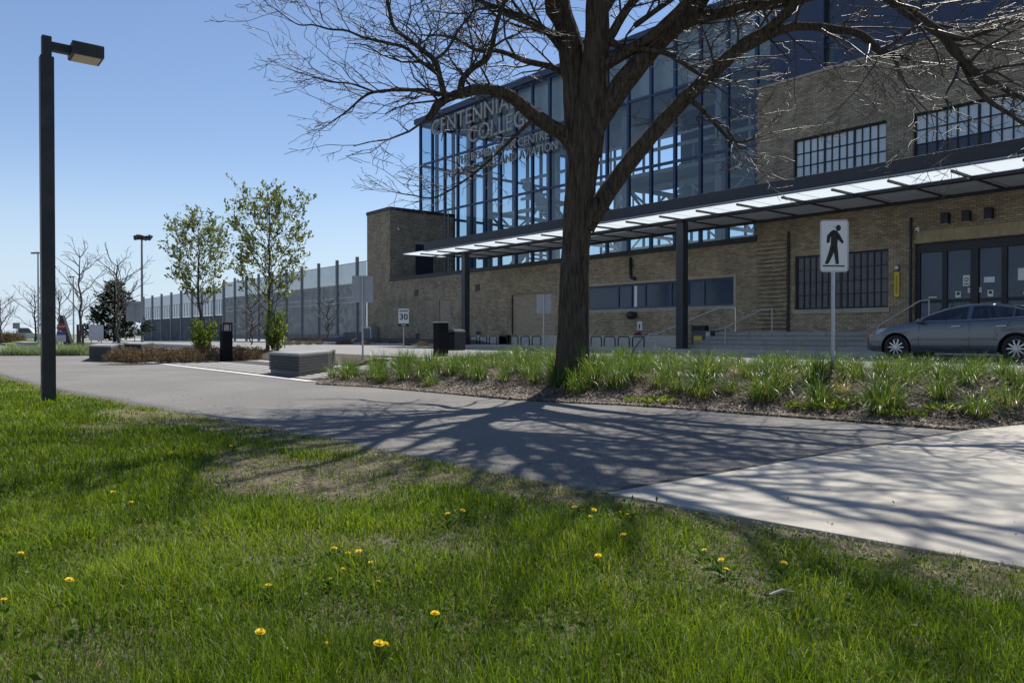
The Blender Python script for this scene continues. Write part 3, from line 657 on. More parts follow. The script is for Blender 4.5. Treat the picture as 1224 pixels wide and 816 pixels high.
G(MB().box(29.9, 32.5, -.28, -.1, 8.0, GT - .6).box(33.0, GL, -.32, -.12, 8.0, GT - .6), 'solid_cladding', m_navyclad)
def glet(body, size, x, z, bold):
    o = text('lettering', body, size, m_letter, None, FACE, .06, bold, 'LEFT'); o.parent = gh; o.location = (x, -.28, z); gh_parts.append(o)
m_letter = M('off white letters', (0.30, 0.31, 0.31), (0.37, 0.38, 0.37), 3, 0.5)
glet('CENTENNIAL', 1.62, 2.0, 16.3, .0); glet('COLLEGE', 1.62, 6.55, 14.9, .0)
glet('THE BOMBARDIER CENTRE', .79, 5.2, 13.4, .006); glet('FOR AEROSPACE AND AVIATION', .79, 3.8, 12.6, .006)
gh.rotation_euler = (0, 0, GA)

# ------------------------------------------------------------------ canopy over the entrance
ca = thing('entrance_canopy', 'long flat steel canopy with frosted glass edge panels along the brick front', 'canopy', (-34, 23.5, 0))
CX0, CX1, CZ, CY0 = -36.4, 2.0, 5.39, 21.45
pn = MB(); x = CX0
while x < CX1:
    pn.box(x + .02, x + 1.66, CY0, 23.3, CZ + .02, CZ + .045)
    if x < -18.5: pn.box(x + .02, x + 1.66, 23.63, 24.0, CZ + .02, CZ + .045)
    x += 1.68
pn.build('glass_panels', m_frost, ca)
rb = MB(); x = CX0 + 1.1
while x < CX1: rb.box(x - .035, x + .035, CY0 + .45, 25.75, CZ - .05, CZ + .018); x += 1.68
rb.build('ribs', m_steel, ca)
MB().box(CX0 + 2.0, CX1, CY0 + .10, CY0 + .30, CZ + .06, CZ + .47).build('upstand_beam', m_steel, ca, bevel=.01)
MB().box(CX0 + 1.2, CX1, 23.30, 23.60, CZ - .06, CZ + .30).build('main_beam', m_steel, ca, bevel=.01)
MB().box(CX0 + 1.2, CX1, 24.03, 25.7, CZ + .02, CZ + .10).build('soffit', m_steel, ca)
sg = MB(); x = CX0 + 1.3
while x < CX1: sg.box(x, x + 1.62, 24.05 if x < -18.5 else 23.64, 25.66, CZ - .01, CZ + .018); x += 1.68
sg.build('soffit_panels', M('brushed soffit', (.55, .59, .64), (.66, .70, .74), .8, .5, metal=.0, stretch=(1, 6, 1)), ca)
MB().box(CX0 + 1.2, CX1, 25.68, 25.85, CZ - .10, CZ + .22).build('rear_beam', m_steel, ca)
for x in (-33.34, -18.74, -4.1):
    c_ = MB(); z0 = float(hter(x, 20)) + .10
    c_.box(x - .17, x + .17, 23.36, 23.68, z0, CZ - .065); co = c_.build('column', m_steel, ca, bevel=.012)
    MB().box(x - .25, x + .25, 23.27, 23.77, z0, z0 + .025).build('base_plate', m_steel, co)

# ------------------------------------------------------------------ steps and handrails
st = thing('entrance_steps', 'grey granite steps leading up to the entrance doors', 'steps', (-15, 25, .4))
zs = [0.42, 0.585, 0.75, 0.915, 1.08]
for k in range(4):
    mb = MB(); x = -19.1 + k * .31 if k < 3 else -18.3; y0 = 23.95 + k * .36; xe = 6.0; y1 = y0 + .36 if k < 3 else F - .005
    mb.box(x + .03, xe, y0 + .03, y1 - .002, .2, zs[k + 1] - .02)
    xx = x
    while xx < xe:
        w = 1.55 if k % 2 else 1.9; mb.box(xx, min(xx + w - .006, xe), y0, y1, zs[k] - (.2 if k == 0 else .0) + .016, zs[k + 1]); xx += w
    mb.build('tread' if k < 3 else 'landing', m_granite, st, bevel=.008)
def rail(label, pts, post_at, mat, r=.024):
    t_ = thing('handrail', label, 'handrail', pts[0], 'handrails on the entrance steps')
    MB().tube(pts, r, 8).build('rail', mat, t_, smooth=False)
    for (p, z) in post_at: MB().tube([(p[0], p[1], z), p], r, 8).build('post', mat, t_)
rail('stainless handrail with a looped foot rising beside the column at the left steps', [(-20.71, 24.3, .42), (-20.71, 24.3, .69), (-21.12, 24.3, .69), (-21.12, 24.3, 1.0), (-20.67, 24.3, 1.0), (-17.95, 24.75, 2.0), (-17.23, 24.85, 2.0)], [((-17.23, 24.85, 2.0), 1.08)], m_stain)
rail('dull steel handrail in front of the ribbed brick pier', [(-17.6, 24.1, 1.15), (-17.3, 24.3, 1.25), (-16.37, 25.2, 1.9), (-15.94, 25.3, 1.93)], [((-15.94, 25.3, 1.93), 1.08), ((-17.3, 24.3, 1.25), .585)], m_galv)
rail('dull steel handrail left of the glass doors, behind the car', [(-11.75, 24.1, 1.15), (-11.5, 24.3, 1.25), (-10.62, 25.2, 2.05), (-10.37, 25.3, 2.08)], [((-10.37, 25.3, 2.08), 1.08), ((-11.5, 24.3, 1.25), .585)], m_galv)
s_ = thing('utility_cabinet', 'grey utility cabinet with a yellow label at the left end of the steps', 'cabinet', (-19.0, 24.9, .42))
MB().box(-19.45, -18.45, 24.98, 25.55, .40, 1.12).build('body', M('grey cabinet paint', (.055, .065, .07), (.07, .08, .085), 3, .5), s_, bevel=.015)
s2 = MB().box(-19.40, -18.72, 24.95, 25.2, 1.13, 1.34).build('top_box', m_sash, s_, bevel=.01)
for k in range(3): MB().box(-19.34 + k * .22, -19.2 + k * .22, 24.93, 24.948, 1.18, 1.29).build('dial', m_black, s2)
MB().box(-19.28, -18.88, 24.96, 24.976, .66, .92).build('label_plate', m_yellow, s_); MB().box(-18.70, -18.5, 24.96, 24.976, .6, 1.08).build('door', m_galv, s_)
# bike racks: every loop stands alone
proto = None
def rack(x, label, grp):
    global proto
    if proto is None:
        proto = MB().tube([(-.33, 0, 0), (-.33, 0, .38), (-.27, 0, .46), (.27, 0, .46), (.33, 0, .38), (.33, 0, 0)], .03, 8).build('bike_rack', M('dark rack steel', (.05, .055, .065), (.07, .075, .085), 6, .5, metal=.4), smooth=True)
        o = proto
    else: o = proto.copy(); COL.objects.link(o)
    o.location = (x, 24.6, .42); tag(o, label, 'bike rack', grp)
for x in (-35.1, -34.15, -33.2, -32.3, -31.4, -30.5, -29.6, -28.7): rack(x, 'low grey steel bike loop against the brick wall left of the big trunk', 'bike loops left of the trunk')
for x in (-25.35, -24.5, -23.65, -22.8, -21.95): rack(x, 'low grey steel bike loop under the strip window right of the big trunk', 'bike loops under the strip window')

# ------------------------------------------------------------------ screen fences to the left
fb = thing('mesh_screen_fence', 'tall screen fence of perforated grey sheets and pale upper panels joining the brick block', 'fence', (-63, F, 0))
PB = [-50.74 - 3.35 * i for i in range(10)]
xs_ = [-49.25] + PB
for i in range(len(xs_) - 1):
    a, b = xs_[i + 1], xs_[i]
    lo = tag(MB().add([(a + .12, F + .05, .5), (b - .12, F + .05, .5), (b - .12, F + .05, 4.75), (a + .12, F + .05, 4.75)], [(0, 1, 2, 3)]).build('perforated_panel', m_perf, fb), None)
    MB().add([(a + .12, F + .05, 4.8), (b - .12, F + .05, 4.8), (b - .12, F + .05, 6.3), (a + .12, F + .05, 6.3)], [(0, 1, 2, 3)]).build('upper_panel', m_haze, fb)
    rl = MB()
    for z in (.5, 3.35, 3.75, 4.77, 6.3): rl.box(a + .11, b - .11, F + .02, F + .08, z - .025, z + .025)
    rl.build('rail', m_galv, fb)
for x in PB: MB().box(x - .09, x + .09, F - .10, F + .10, .1, 6.7).build('post', M('fence post grey', (.17, .19, .215), (.22, .24, .265), 2, .6) if x == PB[0] else bpy.data.materials['fence post grey'], fb)
m_post = bpy.data.materials['fence post grey']
fa = thing('panel_fence', 'long fence of grey concrete panels topped by pale ribbed screens, at the far left', 'fence', (-100, F, 0))
PA = [-84.2, -88.6, -92.3, -96.8, -101.2, -105.9, -110.7, -115.6]
xs_ = [-81.0] + PA
for i in range(len(xs_) - 1):
    a, b = xs_[i + 1], xs_[i]
    MB().box(a + .15, b - .15, F, F + .12, -.1, 3.0).build('concrete_panel', m_cpanel, fa)
    MB().add([(a + .15, F + .06, 3.05), (b - .15, F + .06, 3.05), (b - .15, F + .06, 5.95), (a + .15, F + .06, 5.95)], [(0, 1, 2, 3)]).build('upper_panel', m_haze, fa)
    rl = MB(); rl.box(a + .15, b - .15, F, F + .12, 4.6, 4.68)
    for k in range(1, 4): rl.box(a + k * (b - a) / 4 - .03, a + k * (b - a) / 4 + .03, F + .02, F + .1, 3.05, 4.6)
    rl.build('rail', m_galv, fa)
for x in PA + [-81.0]: MB().box(x - .12, x + .12, F - .12, F + .12, -.1, 6.25).build('post', m_post, fa)
s_ = thing('concrete_barrier', 'pale concrete block lying behind the mesh fence near the brick block', 'barrier', (-52.5, 28, .3))
MB().box(-56.8, -50.0, 27.8, 28.5, .3, 1.15).build('block', m_pale, s_, bevel=.05)
s_ = thing('storage_bin', 'small blue bin in the bed at the foot of the mesh fence', 'bin', (-52.3, 25.2, .4))
MB().box(-52.9, -51.8, 25.0, 25.5, .35, .75).build('body', m_blue, s_, bevel=.05); MB().box(-52.95, -51.75, 24.97, 25.53, .75, .82).build('lid', M('pale blue lid', (.25, .35, .55)), s_, bevel=.02)
s_ = thing('wall_box', 'grey ribbed metal box standing at the foot of the brick corner block', 'box', (-48.2, 25.7, .5))
MB().box(-48.9, -47.5, 25.4, 25.95, .45, 1.5).build('body', m_galv, s_, bevel=.02)
rb = MB()
for k in range(6): rb.box(-48.8 + k * .21, -48.72 + k * .21, 25.36, 25.4, .55, 1.4)
rb.build('ribs', m_post, s_)
# ------------------------------------------------------------------ woody growth
def tubes_np(polys, rads, n):
    """many tapering tubes at once; polys are point lists, grouped by their point count"""
    Vs, Fs, base = [], [], 0; groups = {}
    for p, r in zip(polys, rads): groups.setdefault(len(p), []).append((p, r))
    ang = np.arange(n) * 2 * math.pi / n
    for k, items in groups.items():
        P = np.array([i[0] for i in items], float); Rr = np.array([i[1] for i in items], float); m = len(items)
        T = np.empty_like(P); T[:, 1:-1] = P[:, 2:] - P[:, :-2]; T[:, 0] = P[:, 1] - P[:, 0]; T[:, -1] = P[:, -1] - P[:, -2]
        T /= np.linalg.norm(T, axis=2, keepdims=True) + 1e-9
        d = P[:, -1] - P[:, 0]; ref = np.where(np.abs(d[:, 2:3]) > 0.8 * np.linalg.norm(d, axis=1, keepdims=True), np.array([[1., 0, 0]]), np.array([[0, 0, 1.]]))
        A = np.cross(T, ref[:, None, :]); A /= np.linalg.norm(A, axis=2, keepdims=True) + 1e-9; B = np.cross(T, A)
        ring = P[:, :, None, :] + Rr[:, :, None, None] * (A[:, :, None, :] * np.cos(ang)[None, None, :, None] + B[:, :, None, :] * np.sin(ang)[None, None, :, None])
        Vs.append(ring.reshape(-1, 3))
        i = np.arange(m)[:, None, None] * (k * n) + np.arange(k - 1)[None, :, None] * n; j = np.arange(n)[None, None, :]; j2 = (j + 1) % n
        Fs.append((np.stack([i + j, i + j2, i + n + j2, i + n + j], -1).reshape(-1, 4)) + base); base += m * k * n
    return np.concatenate(Vs), np.concatenate(Fs)
def unit(v): return v / (np.linalg.norm(v) + 1e-9)
def grow(out, p, d, L, r, lvl, S, rs):
    """zigzag branch with side branches; out[lvl] collects (points, radii)"""
    seg = S['seg'][lvl]; k = max(3, int(round(L / seg))); st = L / k
    p = np.array(p, float); d = unit(np.array(d, float)); pts = [p.copy()]
    side = unit(np.cross(d, [0, 0, 1.0]) + 1e-3); sgn = 1
    r1 = max(S['rmin'], r * S.get('taper', 0.35)); rad = [r]
    for i in range(k):
        t = (i + 1) / k
        q = side * (sgn * S['zig'] * rs.uniform(.5, 1.4)) + rs.normal(0, S['jit'], 3) + np.array([0, 0, S['up'][lvl]]); sgn = -sgn
        dd = unit(d + q); p = p + dd * st; pts.append(p.copy()); rad.append(r + (r1 - r) * t)
        d = unit(d * 0.85 + dd * 0.15 + np.array([0, 0, S['up'][lvl] * 0.5]))
        if lvl + 1 < len(S['seg']) and t > S.get('bare', 0.12) and rs.random() < S['prob'][lvl]:
            for _ in range(S['num'][lvl]):
                a = rs.uniform(*S['ang']); az = rs.normal(0, S['flat'])
                sd = unit(side * sgn * math.cos(az) + np.cross(d, side) * math.sin(az)); cd = d * math.cos(a) + sd * math.sin(a)
                cl = S['len'][lvl] * rs.uniform(.55, 1.3) * (1 - .45 * t)
                grow(out, p, cd, cl, max(S['rmin'], min(rad[-1] * .65, S['r'][lvl])), lvl + 1, S, rs); sgn = -sgn if rs.random() < .7 else sgn
    out[lvl].append((pts, rad))
def smooth_path(P, r, sub=4):
    """Catmull-Rom through hand placed points, with a little wander"""
    P = np.array(P, float); r = np.array(r, float); Q, q = [], []
    for i in range(len(P) - 1):
        p0, p1, p2, p3 = P[max(i - 1, 0)], P[i], P[i + 1], P[min(i + 2, len(P) - 1)]
        for s in range(sub):
            t = s / sub
            Q.append(0.5 * ((2 * p1) + (-p0 + p2) * t + (2 * p0 - 5 * p1 + 4 * p2 - p3) * t * t + (-p0 + 3 * p1 - 3 * p2 + p3) * t ** 3)); q.append(r[i] + (r[i + 1] - r[i]) * t)
    Q.append(P[-1]); q.append(r[-1]); return np.array(Q), np.array(q)

def to_px0(x, y, z):
    zx = z - 1.0; xc = CS * x + CC * y; zc = -CC * x + CS * y; y2 = zx * math.cos(PIT) - zc * math.sin(PIT); z2 = zc * math.cos(PIT) + zx * math.sin(PIT)
    return CX + FPX * xc / z2, CY - FPX * y2 / z2
TB = PD(683, 455, 12.3); tree = thing('bare_tree', 'big bare tree with a dark ridged trunk and spreading limbs, standing in the grass bed', 'tree', (TB.x, TB.y, 0.3))
def limb_path(rows):
    P, r, D, w = [], [], 12.3, 10
    for row in rows:
        D = row[2] if len(row) > 2 and row[2] else D; w = row[3] if len(row) > 3 else w
        q = PD(row[0], row[1], D); P.append((q.x, q.y, q.z)); r.append(max(w, .6) / 2 * D / FPX)
    return P, r
rs = np.random.default_rng(21)
trunk_rows = [(682, 470, 12.3, 54), (683, 452, 12.3, 45), (684, 432, 12.3, 40), (685, 400, 12.3, 37), (687, 330, 12.3, 34), (690, 260, 12.3, 33), (695, 215, 12.3, 35), (698, 180, 12.3, 39), (700, 150, 12.3, 39), (700, 125, 12.3, 32)]
P, r = limb_path(trunk_rows); P, r = smooth_path(P, r, 7)
tk = MB(); tk.tube(P, list(r), 40, wob=0.10); tk.build('trunk', m_bark, tree, smooth=True)
LIMBS = {
 'A': [(696, 175, 12.3, 38), (690, 120, 12.4, 33), (681, 60, 12.4, 29), (668, 0, 12.4, 24), (655, -80, 12.5, 20), (640, -170, 12.7, 14), (628, -260, 12.8, 8), (632, -330, 12.9, 4)],
 'B': [(702, 185, 12.3, 36), (708, 120, 12.2, 34), (712, 60, 12.1, 31), (714, 0, 12.0, 27), (722, -90, 11.9, 21), (728, -190, 11.7, 14), (738, -280, 11.5, 9), (745, -350, 11.4, 4)],
 'R1': [(700, 172, 12.3, 28), (722, 132, 12.2, 27), (750, 93, 12.0, 25), (785, 53, 11.8, 22), (808, 30, 11.7, 22), (830, 10, 11.6, 19), (850, -15, 11.4, 17), (890, -60, 11.0, 14), (930, -110, 10.5, 10), (960, -170, 10.2, 5)],
 'R1b': [(815, 27, 11.65, 16), (850, 18, 11.5, 14), (885, 11, 11.3, 13), (935, 3, 11.0, 12), (985, -8, 10.7, 10), (1050, -25, 10.3, 7), (1110, -50, 10, 4)],
 'R2': [(700, 272, 12.3, 24), (718, 243, 12.2, 22), (745, 204, 12.1, 20), (772, 170, 11.9, 19), (806, 131, 11.8, 18), (835, 103, 11.6, 17), (868, 72, 11.4, 16), (890, 52, 11.3, 14), (915, 37, 11.1, 12), (940, 16, 10.9, 11), (960, -8, 10.7, 10), (1000, -50, 10.3, 7), (1040, -100, 10, 4)],
 'R2b': [(876, 66, 11.35, 13), (905, 49, 11.2, 11), (935, 36, 11.0, 11), (959, 31, 10.9, 10), (990, 34, 10.7, 10), (1023, 38, 10.5, 9), (1040, 50, 10.4, 9), (1053, 62, 10.3, 8), (1070, 66, 10.2, 5), (1095, 74, 10, 2)],
 'R2c': [(1050, 60, 10.3, 5), (1072, 50, 10.2, 5), (1092, 34, 10.0, 4), (1120, 28, 9.8, 3), (1160, 34, 9.6, 1.5)],
 'R3': [(872, -40, 11.2, 15), (990, -48, 10.0, 14), (1045, -15, 9.5, 13), (1070, 3, 9.3, 13), (1106, 26, 9.0, 12), (1127, 43, 8.9, 12), (1144, 65, 8.8, 11), (1165, 86, 8.6, 9), (1190, 101, 8.5, 7), (1224, 118, 8.3, 6), (1290, 140, 8.0, 3)],
 'R3b': [(1125, 42, 8.9, 8), (1150, 46, 8.8, 6), (1185, 36, 8.6, 5), (1224, 24, 8.4, 4), (1280, 20, 8.2, 2)],
 'R3c': [(1144, 65, 8.8, 8), (1160, 95, 8.7, 7), (1180, 120, 8.6, 6), (1204, 135, 8.5, 5), (1226, 150, 8.4, 4), (1250, 170, 8.3, 2)],
 'R4': [(714, 40, 12.1, 10), (745, 57, 11.9, 8), (772, 59, 11.7, 7), (798, 65, 11.5, 6), (829, 84, 11.4, 5), (850, 100, 11.3, 2)],
 'R5': [(820, 116, 11.7, 7), (838, 130, 11.5, 6), (856, 150, 11.4, 5), (877, 169, 11.3, 4), (903, 166, 11.2, 2)],
 'L1': [(697, 195, 12.3, 26), (676, 163, 12.2, 18), (656, 150, 12.0, 17), (636, 137, 11.9, 16), (620, 122, 11.8, 15), (604, 112, 11.7, 14), (585, 107, 11.6, 13), (566, 108, 11.5, 12), (550, 112, 11.4, 11), (534, 118, 11.4, 11), (523, 126, 11.3, 10), (517, 135, 11.3, 9), (510, 143, 11.3, 7)],
 'L1a': [(533, 117, 11.4, 8), (525, 92, 11.3, 7), (518, 73, 11.2, 6.5), (497, 55, 11.1, 5.5), (473, 35, 11.0, 5), (466, 15, 10.9, 4.5), (461, -8, 10.8, 4), (452, -50, 10.7, 2)],
 'L1b': [(551, 111, 11.5, 9), (553, 95, 11.5, 8), (565, 82, 11.5, 7), (582, 70, 11.6, 7), (588, 55, 11.7, 6), (591, 41, 11.8, 6), (596, 20, 11.9, 6), (604, -2, 12.0, 5), (610, -40, 12.1, 3)],
 'L1c': [(537, 115, 11.4, 5), (510, 108, 11.3, 4.5), (483, 108, 11.2, 4), (448, 110, 11.1, 3.5), (432, 118, 11.1, 3), (415, 133, 11.0, 2.3), (394, 147, 11.0, 1)],
 'L1d': [(524, 90, 11.3, 5), (500, 72, 11.1, 4.2), (483, 57, 11.0, 4), (455, 50, 10.9, 3.5), (435, 45, 10.8, 3), (415, 37, 10.8, 2.6), (394, 35, 10.7, 2.4), (375, 30, 10.6, 2), (355, 29, 10.6, 1.5), (330, 11, 10.5, 1)],
 'L1e': [(448, 110, 11.1, 2.8), (420, 100, 11.0, 2.4), (395, 98, 10.9, 2), (372, 91, 10.9, 1.5), (350, 84, 10.8, 1)],
 'L1f': [(640, 140, 11.9, 5), (612, 166, 11.8, 4), (585, 192, 11.6, 3), (555, 216, 11.5, 2.4), (520, 236, 11.4, 2), (490, 233, 11.4, 1.6), (468, 229, 11.3, 1)],
 'L1g': [(518, 73, 11.2, 4), (534, 60, 11.3, 3.6), (548, 36, 11.4, 3), (566, 12, 11.5, 2.4), (572, -15, 11.6, 1.5)],
 'L2': [(690, 100, 12.4, 10), (660, 80, 12.5, 8), (628, 73, 12.6, 7), (600, 62, 12.7, 5.5), (570, 60, 12.9, 4.5), (540, 45, 13.0, 3.5), (505, 42, 13.2, 2)],
 'L3': [(684, 78, 12.4, 9), (655, 40, 12.3, 8), (630, 22, 12.1, 7), (600, 12, 12.0, 6), (560, -4, 11.8, 4), (520, -10, 11.6, 2.5)],
 'L4': [(673, 20, 12.4, 12), (640, -20, 12.0, 10), (600, -50, 11.5, 9), (550, -70, 11.0, 7), (490, -80, 10.4, 5), (430, -70, 9.9, 3), (380, -50, 9.6, 1.5)],
 'T1': [(712, 30, 12.1, 10), (735, -5, 12.2, 9), (760, -40, 12.4, 8), (800, -100, 12.7, 6), (840, -160, 13, 3)],
 'T2': [(719, 62, 12.1, 12), (742, 22, 12.0, 11), (758, 0, 11.9, 10), (790, -40, 11.5, 8), (850, -120, 10.8, 5)],
 'T3': [(760, 30, 12.0, 7), (795, 5, 12.1, 6), (840, -25, 12.2, 5), (880, -40, 12.4, 3)],
}
LT = {k: [] for k in range(5)}; limbs_np = []
SP = dict(seg=[.32, .20, .13, .085], zig=.34, jit=.10, up=[.03, .02, .01, .0], prob=[.8, .85, .75], num=[1, 1, 1], ang=(.55, 1.15), flat=.45, len=[1.35, .62, .28], r=[.014, .007, .0045], rmin=.0036, taper=.35)
def out5(): return {k: [] for k in range(5)}
twigs = out5()
for key, rows in LIMBS.items():
    P0, r0 = limb_path(rows); P, r = smooth_path(P0, r0, 5)
    P = P + np.array([[.018 * noise.noise(Vector((p[0] * 3, p[1] * 3, p[2] * 3 + 7))) for _ in range(1)] * 3 for p in P]) * np.clip(r[:, None] * 20, .3, 1)
    mb = MB(); mb.tube(P, list(np.maximum(r, .004)), 22 if r[0] > .1 else (12 if r[0] > .04 else 7), wob=0.13 if r[0] > .05 else 0.0); mb.build('limb', m_bark if r[0] > .03 else m_twig, tree, smooth=True)
    # side branches along the limb
    seglen = np.linalg.norm(np.diff(P, axis=0), axis=1); acc = 0.0; total = seglen.sum(); run = 0.0; sgn = 1
    for i in range(1, len(P)):
        acc += seglen[i - 1]; run += seglen[i - 1]; f = run / total
        gap = (.30 if r[i] > .09 else (.17 if r[i] > .035 else .12)) * (.85 if key[:2] in ('L1', 'L2', 'L3') else 1)
        if f < (.45 if r[0] > .15 else .1): continue
        if acc > gap * rs.uniform(.6, 1.4):
            acc = 0.0; d = unit(P[i] - P[i - 1]); side = unit(np.cross(d, [0, 0, 1.0])); sgn = -sgn; az = rs.normal(0.3, .7); a = rs.uniform(.6, 1.25)
            sd = side * sgn * math.cos(az) + np.cross(side, d) * math.sin(az); cd = d * math.cos(a) + sd * math.sin(a)
            big = r[i] > .035
            grow(twigs, P[i], cd, rs.uniform(.7, 1.7) if big else rs.uniform(.35, 1.05), min(r[i] * .5, .020 if big else .010), 0 if big else 1, SP, rs)
    if key != 'L1': grow(twigs, P[-1], P[-1] - P[-2], .30 if key[:2] in ('L1', 'L4') else .8, max(r[-1], .004), 1, SP, rs)
# crown above the picture (its shadow lies across the path and the lawn)
SP2 = dict(seg=[.5, .34, .22, .14], zig=.26, jit=.10, up=[.05, .03, .01, 0], prob=[.85, .8, .6], num=[1, 1, 1], ang=(.5, 1.1), flat=.5, len=[1.9, .95, .45], r=[.04, .016, .007], rmin=.0045, taper=.25, bare=.2)
crown = out5()
for k in range(11):
    az = k * 2.399 + .4; src, hz_ = ('A', 'B')[k % 2], 5.2 + 4.0 * (k / 10.0)
    P0, r0 = limb_path(LIMBS[src]); P, r = smooth_path(P0, r0, 5); i = int(np.argmin(np.abs(P[:, 2] - hz_)))
    rise = .35 + .6 * (k / 10.0)
    grow(crown, P[i], (math.cos(az), math.sin(az), rise), 4.9 - 2.2 * (k / 10.0), max(.035, .5 * r[i]), 0, SP2, rs)
SP3 = dict(seg=[.42, .34, .22, .14], zig=.22, jit=.09, up=[.04, .03, .01, 0], prob=[.9, .85, .7], num=[1, 1, 1], ang=(.45, 1.05), flat=.5, len=[2.4, 1.1, .5], r=[.07, .026, .010], rmin=.0045, taper=.28, bare=.1)
def camdir(a, b, up): return np.array([CS * a - CC * b, CC * a + CS * b, up])
for (key, vv, a, b, up, L, r0) in (('B', -20, -.75, -.55, .62, 5.0, .10), ('B', -35, .45, -1.0, .70, 4.4, .10), ('B', -60, .75, -.75, .55, 6.0, .105), ('A', -40, -1.0, -.15, .62, 5.0, .09), ('B', -100, 1.0, -.15, .55, 6.2, .10), ('A', -60, -.5, -1.0, .7, 5.5, .095), ('B', -110, .6, -1.2, .55, 6.2, .09), ('B', -120, 1.0, -.45, .38, 6.6, .095), ('B', -90, 1.0, -.3, .5, 6.4, .09), ('B', -150, .85, -.85, .32, 7.0, .09), ('B', -180, .9, -.2, .3, 6.0, .07)):
    P0, r_0 = limb_path(LIMBS[key]); P, r = smooth_path(P0, r_0, 5); px = [to_px0(*p)[1] for p in P]; i = int(np.argmin(np.abs(np.array(px) - vv)))
    grow(crown, P[i], camdir(a, b, up), L, r0, 0, SP3, rs)
for nm, coll in (('twigs', twigs), ('crown_branches', crown)):
    Vs, Fs, b = [], [], 0
    for lv in range(5):
        if not coll[lv]: continue
        v, f_ = tubes_np([c[0] for c in coll[lv]], [c[1] for c in coll[lv]], [7, 5, 4, 3, 3][lv]); Vs.append(v); Fs.append(f_ + b); b += len(v)
    V = np.concatenate(Vs) - np.array(tree.location); me = np_mesh(nm, V, np.zeros((0, 3), int), np.concatenate(Fs), m_twig if nm == 'twigs' else m_bark, smooth=True); link(nm, me, tree)
    print(nm, len(V), {lv: len(coll[lv]) for lv in range(5)})

# ------------------------------------------------------------------ leafy young trees, shrubs, far bare trees
def leaf_cloud(name, C, D_, size, mat, parent, rs, aspect=.5, tint=None, loc=None, droop=0.0):
    """leaves as folded quads at C, pointing roughly along D_"""
    m = len(C); L = size * rs.uniform(.6, 1.25, m); d = D_ + rs.normal(0, .45, (m, 3)); d[:, 2] -= droop; d /= np.linalg.norm(d, axis=1, keepdims=True)
    ref = rs.normal(0, 1, (m, 3)); s = np.cross(d, ref); s /= np.linalg.norm(s, axis=1, keepdims=True) + 1e-9; n_ = np.cross(s, d)
    w = (L * aspect / 2)[:, None]; l = L[:, None]
    a, b, c, e = C, C + d * l * .5 + s * w + n_ * l * .08, C + d * l, C + d * l * .5 - s * w + n_ * l * .08
    V = np.stack([a, b, c, e], 1).reshape(-1, 3); F4 = np.arange(m * 4).reshape(-1, 4)
    if tint is None: tint = rs.random(m)
    off = np.array(parent.location) if parent is not None else np.array(loc if loc is not None else (0, 0, 0))
    me = np_mesh(name, V - off, np.zeros((0, 3), int), F4, mat, np.repeat(tint, 4)); return link(name, me, parent, None if parent is not None else loc)
def wood(name, coll, mat, parent, sides=(6, 4, 3, 3, 3)):
    Vs, Fs, b = [], [], 0
    for lv in range(5):
        if coll[lv]:
            v, f_ = tubes_np([c[0] for c in coll[lv]], [c[1] for c in coll[lv]], sides[lv]); Vs.append(v); Fs.append(f_ + b); b += len(v)
    me = np_mesh(name, np.concatenate(Vs) - np.array(parent.location), np.zeros((0, 3), int), np.concatenate(Fs), mat, smooth=True); return link(name, me, parent)
def young_tree(label, p, H, wid, lean, seed, nleaf, fork=.32):
    r_ = np.random.default_rng(seed); t = thing('young_tree', label, 'tree', (p.x, p.y, p.z), 'leafing young trees'); z0 = p.z - .1
    pts = [np.array([p.x + lean * f * f * H * .1 + r_.normal(0, .03), p.y + r_.normal(0, .03), z0 + H * f]) for f in lin(0, 1, 14)]
    rad = [.075 * (1 - f) ** .8 + .006 for f in lin(0, 1, 14)]
    MB().tube(pts, rad, 9).build('trunk', m_twig, t, smooth=True)
    S = dict(seg=[.22, .14, .10], zig=.12, jit=.10, up=[.10, .07, .03], prob=[.75, .55], num=[1, 1], ang=(.35, .9), flat=.9, len=[.85, .35], r=[.010, .005], rmin=.004, taper=.3, bare=.15)
    o = out5()
    for k in range(44):
        f = fork + (1 - fork) * (k / 44.0) ** .9; i = f * 13; i0 = min(int(i), 12); q = pts[i0] + (pts[i0 + 1] - pts[i0]) * (i - i0)
        az = k * 2.4 + r_.uniform(-.4, .4); shape = math.sin(math.pi * min(1, (f - fork) / (1 - fork) * .80 + .22)) 
        grow(o, q, (math.cos(az), math.sin(az), r_.uniform(.55, 1.0)), wid * shape * r_.uniform(.7, 1.2) + .25, .022 * (1.2 - f), 0, S, r_)
    wood('branches', o, m_twig, t)
    C, D_ = [], []
    for lv in (0, 1, 2):
        for pts_, _ in o[lv]:
            P_ = np.array(pts_)
            for i in range(1 if lv else 3, len(P_)):
                for _ in range(2 if lv else 1): C.append(P_[i] + r_.normal(0, .03, 3)); D_.append(unit(P_[i] - P_[i - 1]) + np.array([0, 0, .3]))
    C, D_ = np.array(C), np.array(D_); kp = np.array([noise.noise(Vector(c) * 2.2) > -.26 for c in C]); C, D_ = C[kp], D_[kp]; sel = r_.permutation(len(C))[:nleaf]; print('leaves', len(C))
    leaf_cloud('leaves', C[sel], D_[sel], .14, m_leaf, t, r_, .55, droop=.2)
    # two stakes the young trunks are tied to
    MB().tube([(p.x + .35, p.y + .1, z0), (p.x + .35, p.y + .1, z0 + 1.7)], .03, 6).build('stake', m_twig, t)
def gp(u, v, D): q = PD(u, v, D); q.z = float(hter(q.x, q.y)); return q
young_tree('slender leafy young tree, the left and thinner of the two, behind the bollard', gp(238, 418, 33), 5.9, 1.75, -.2, 3, 5600)
young_tree('fuller and taller leafy young tree behind the slatted bench', gp(321, 416, 30), 6.2, 2.35, .3, 8, 9500, .22)
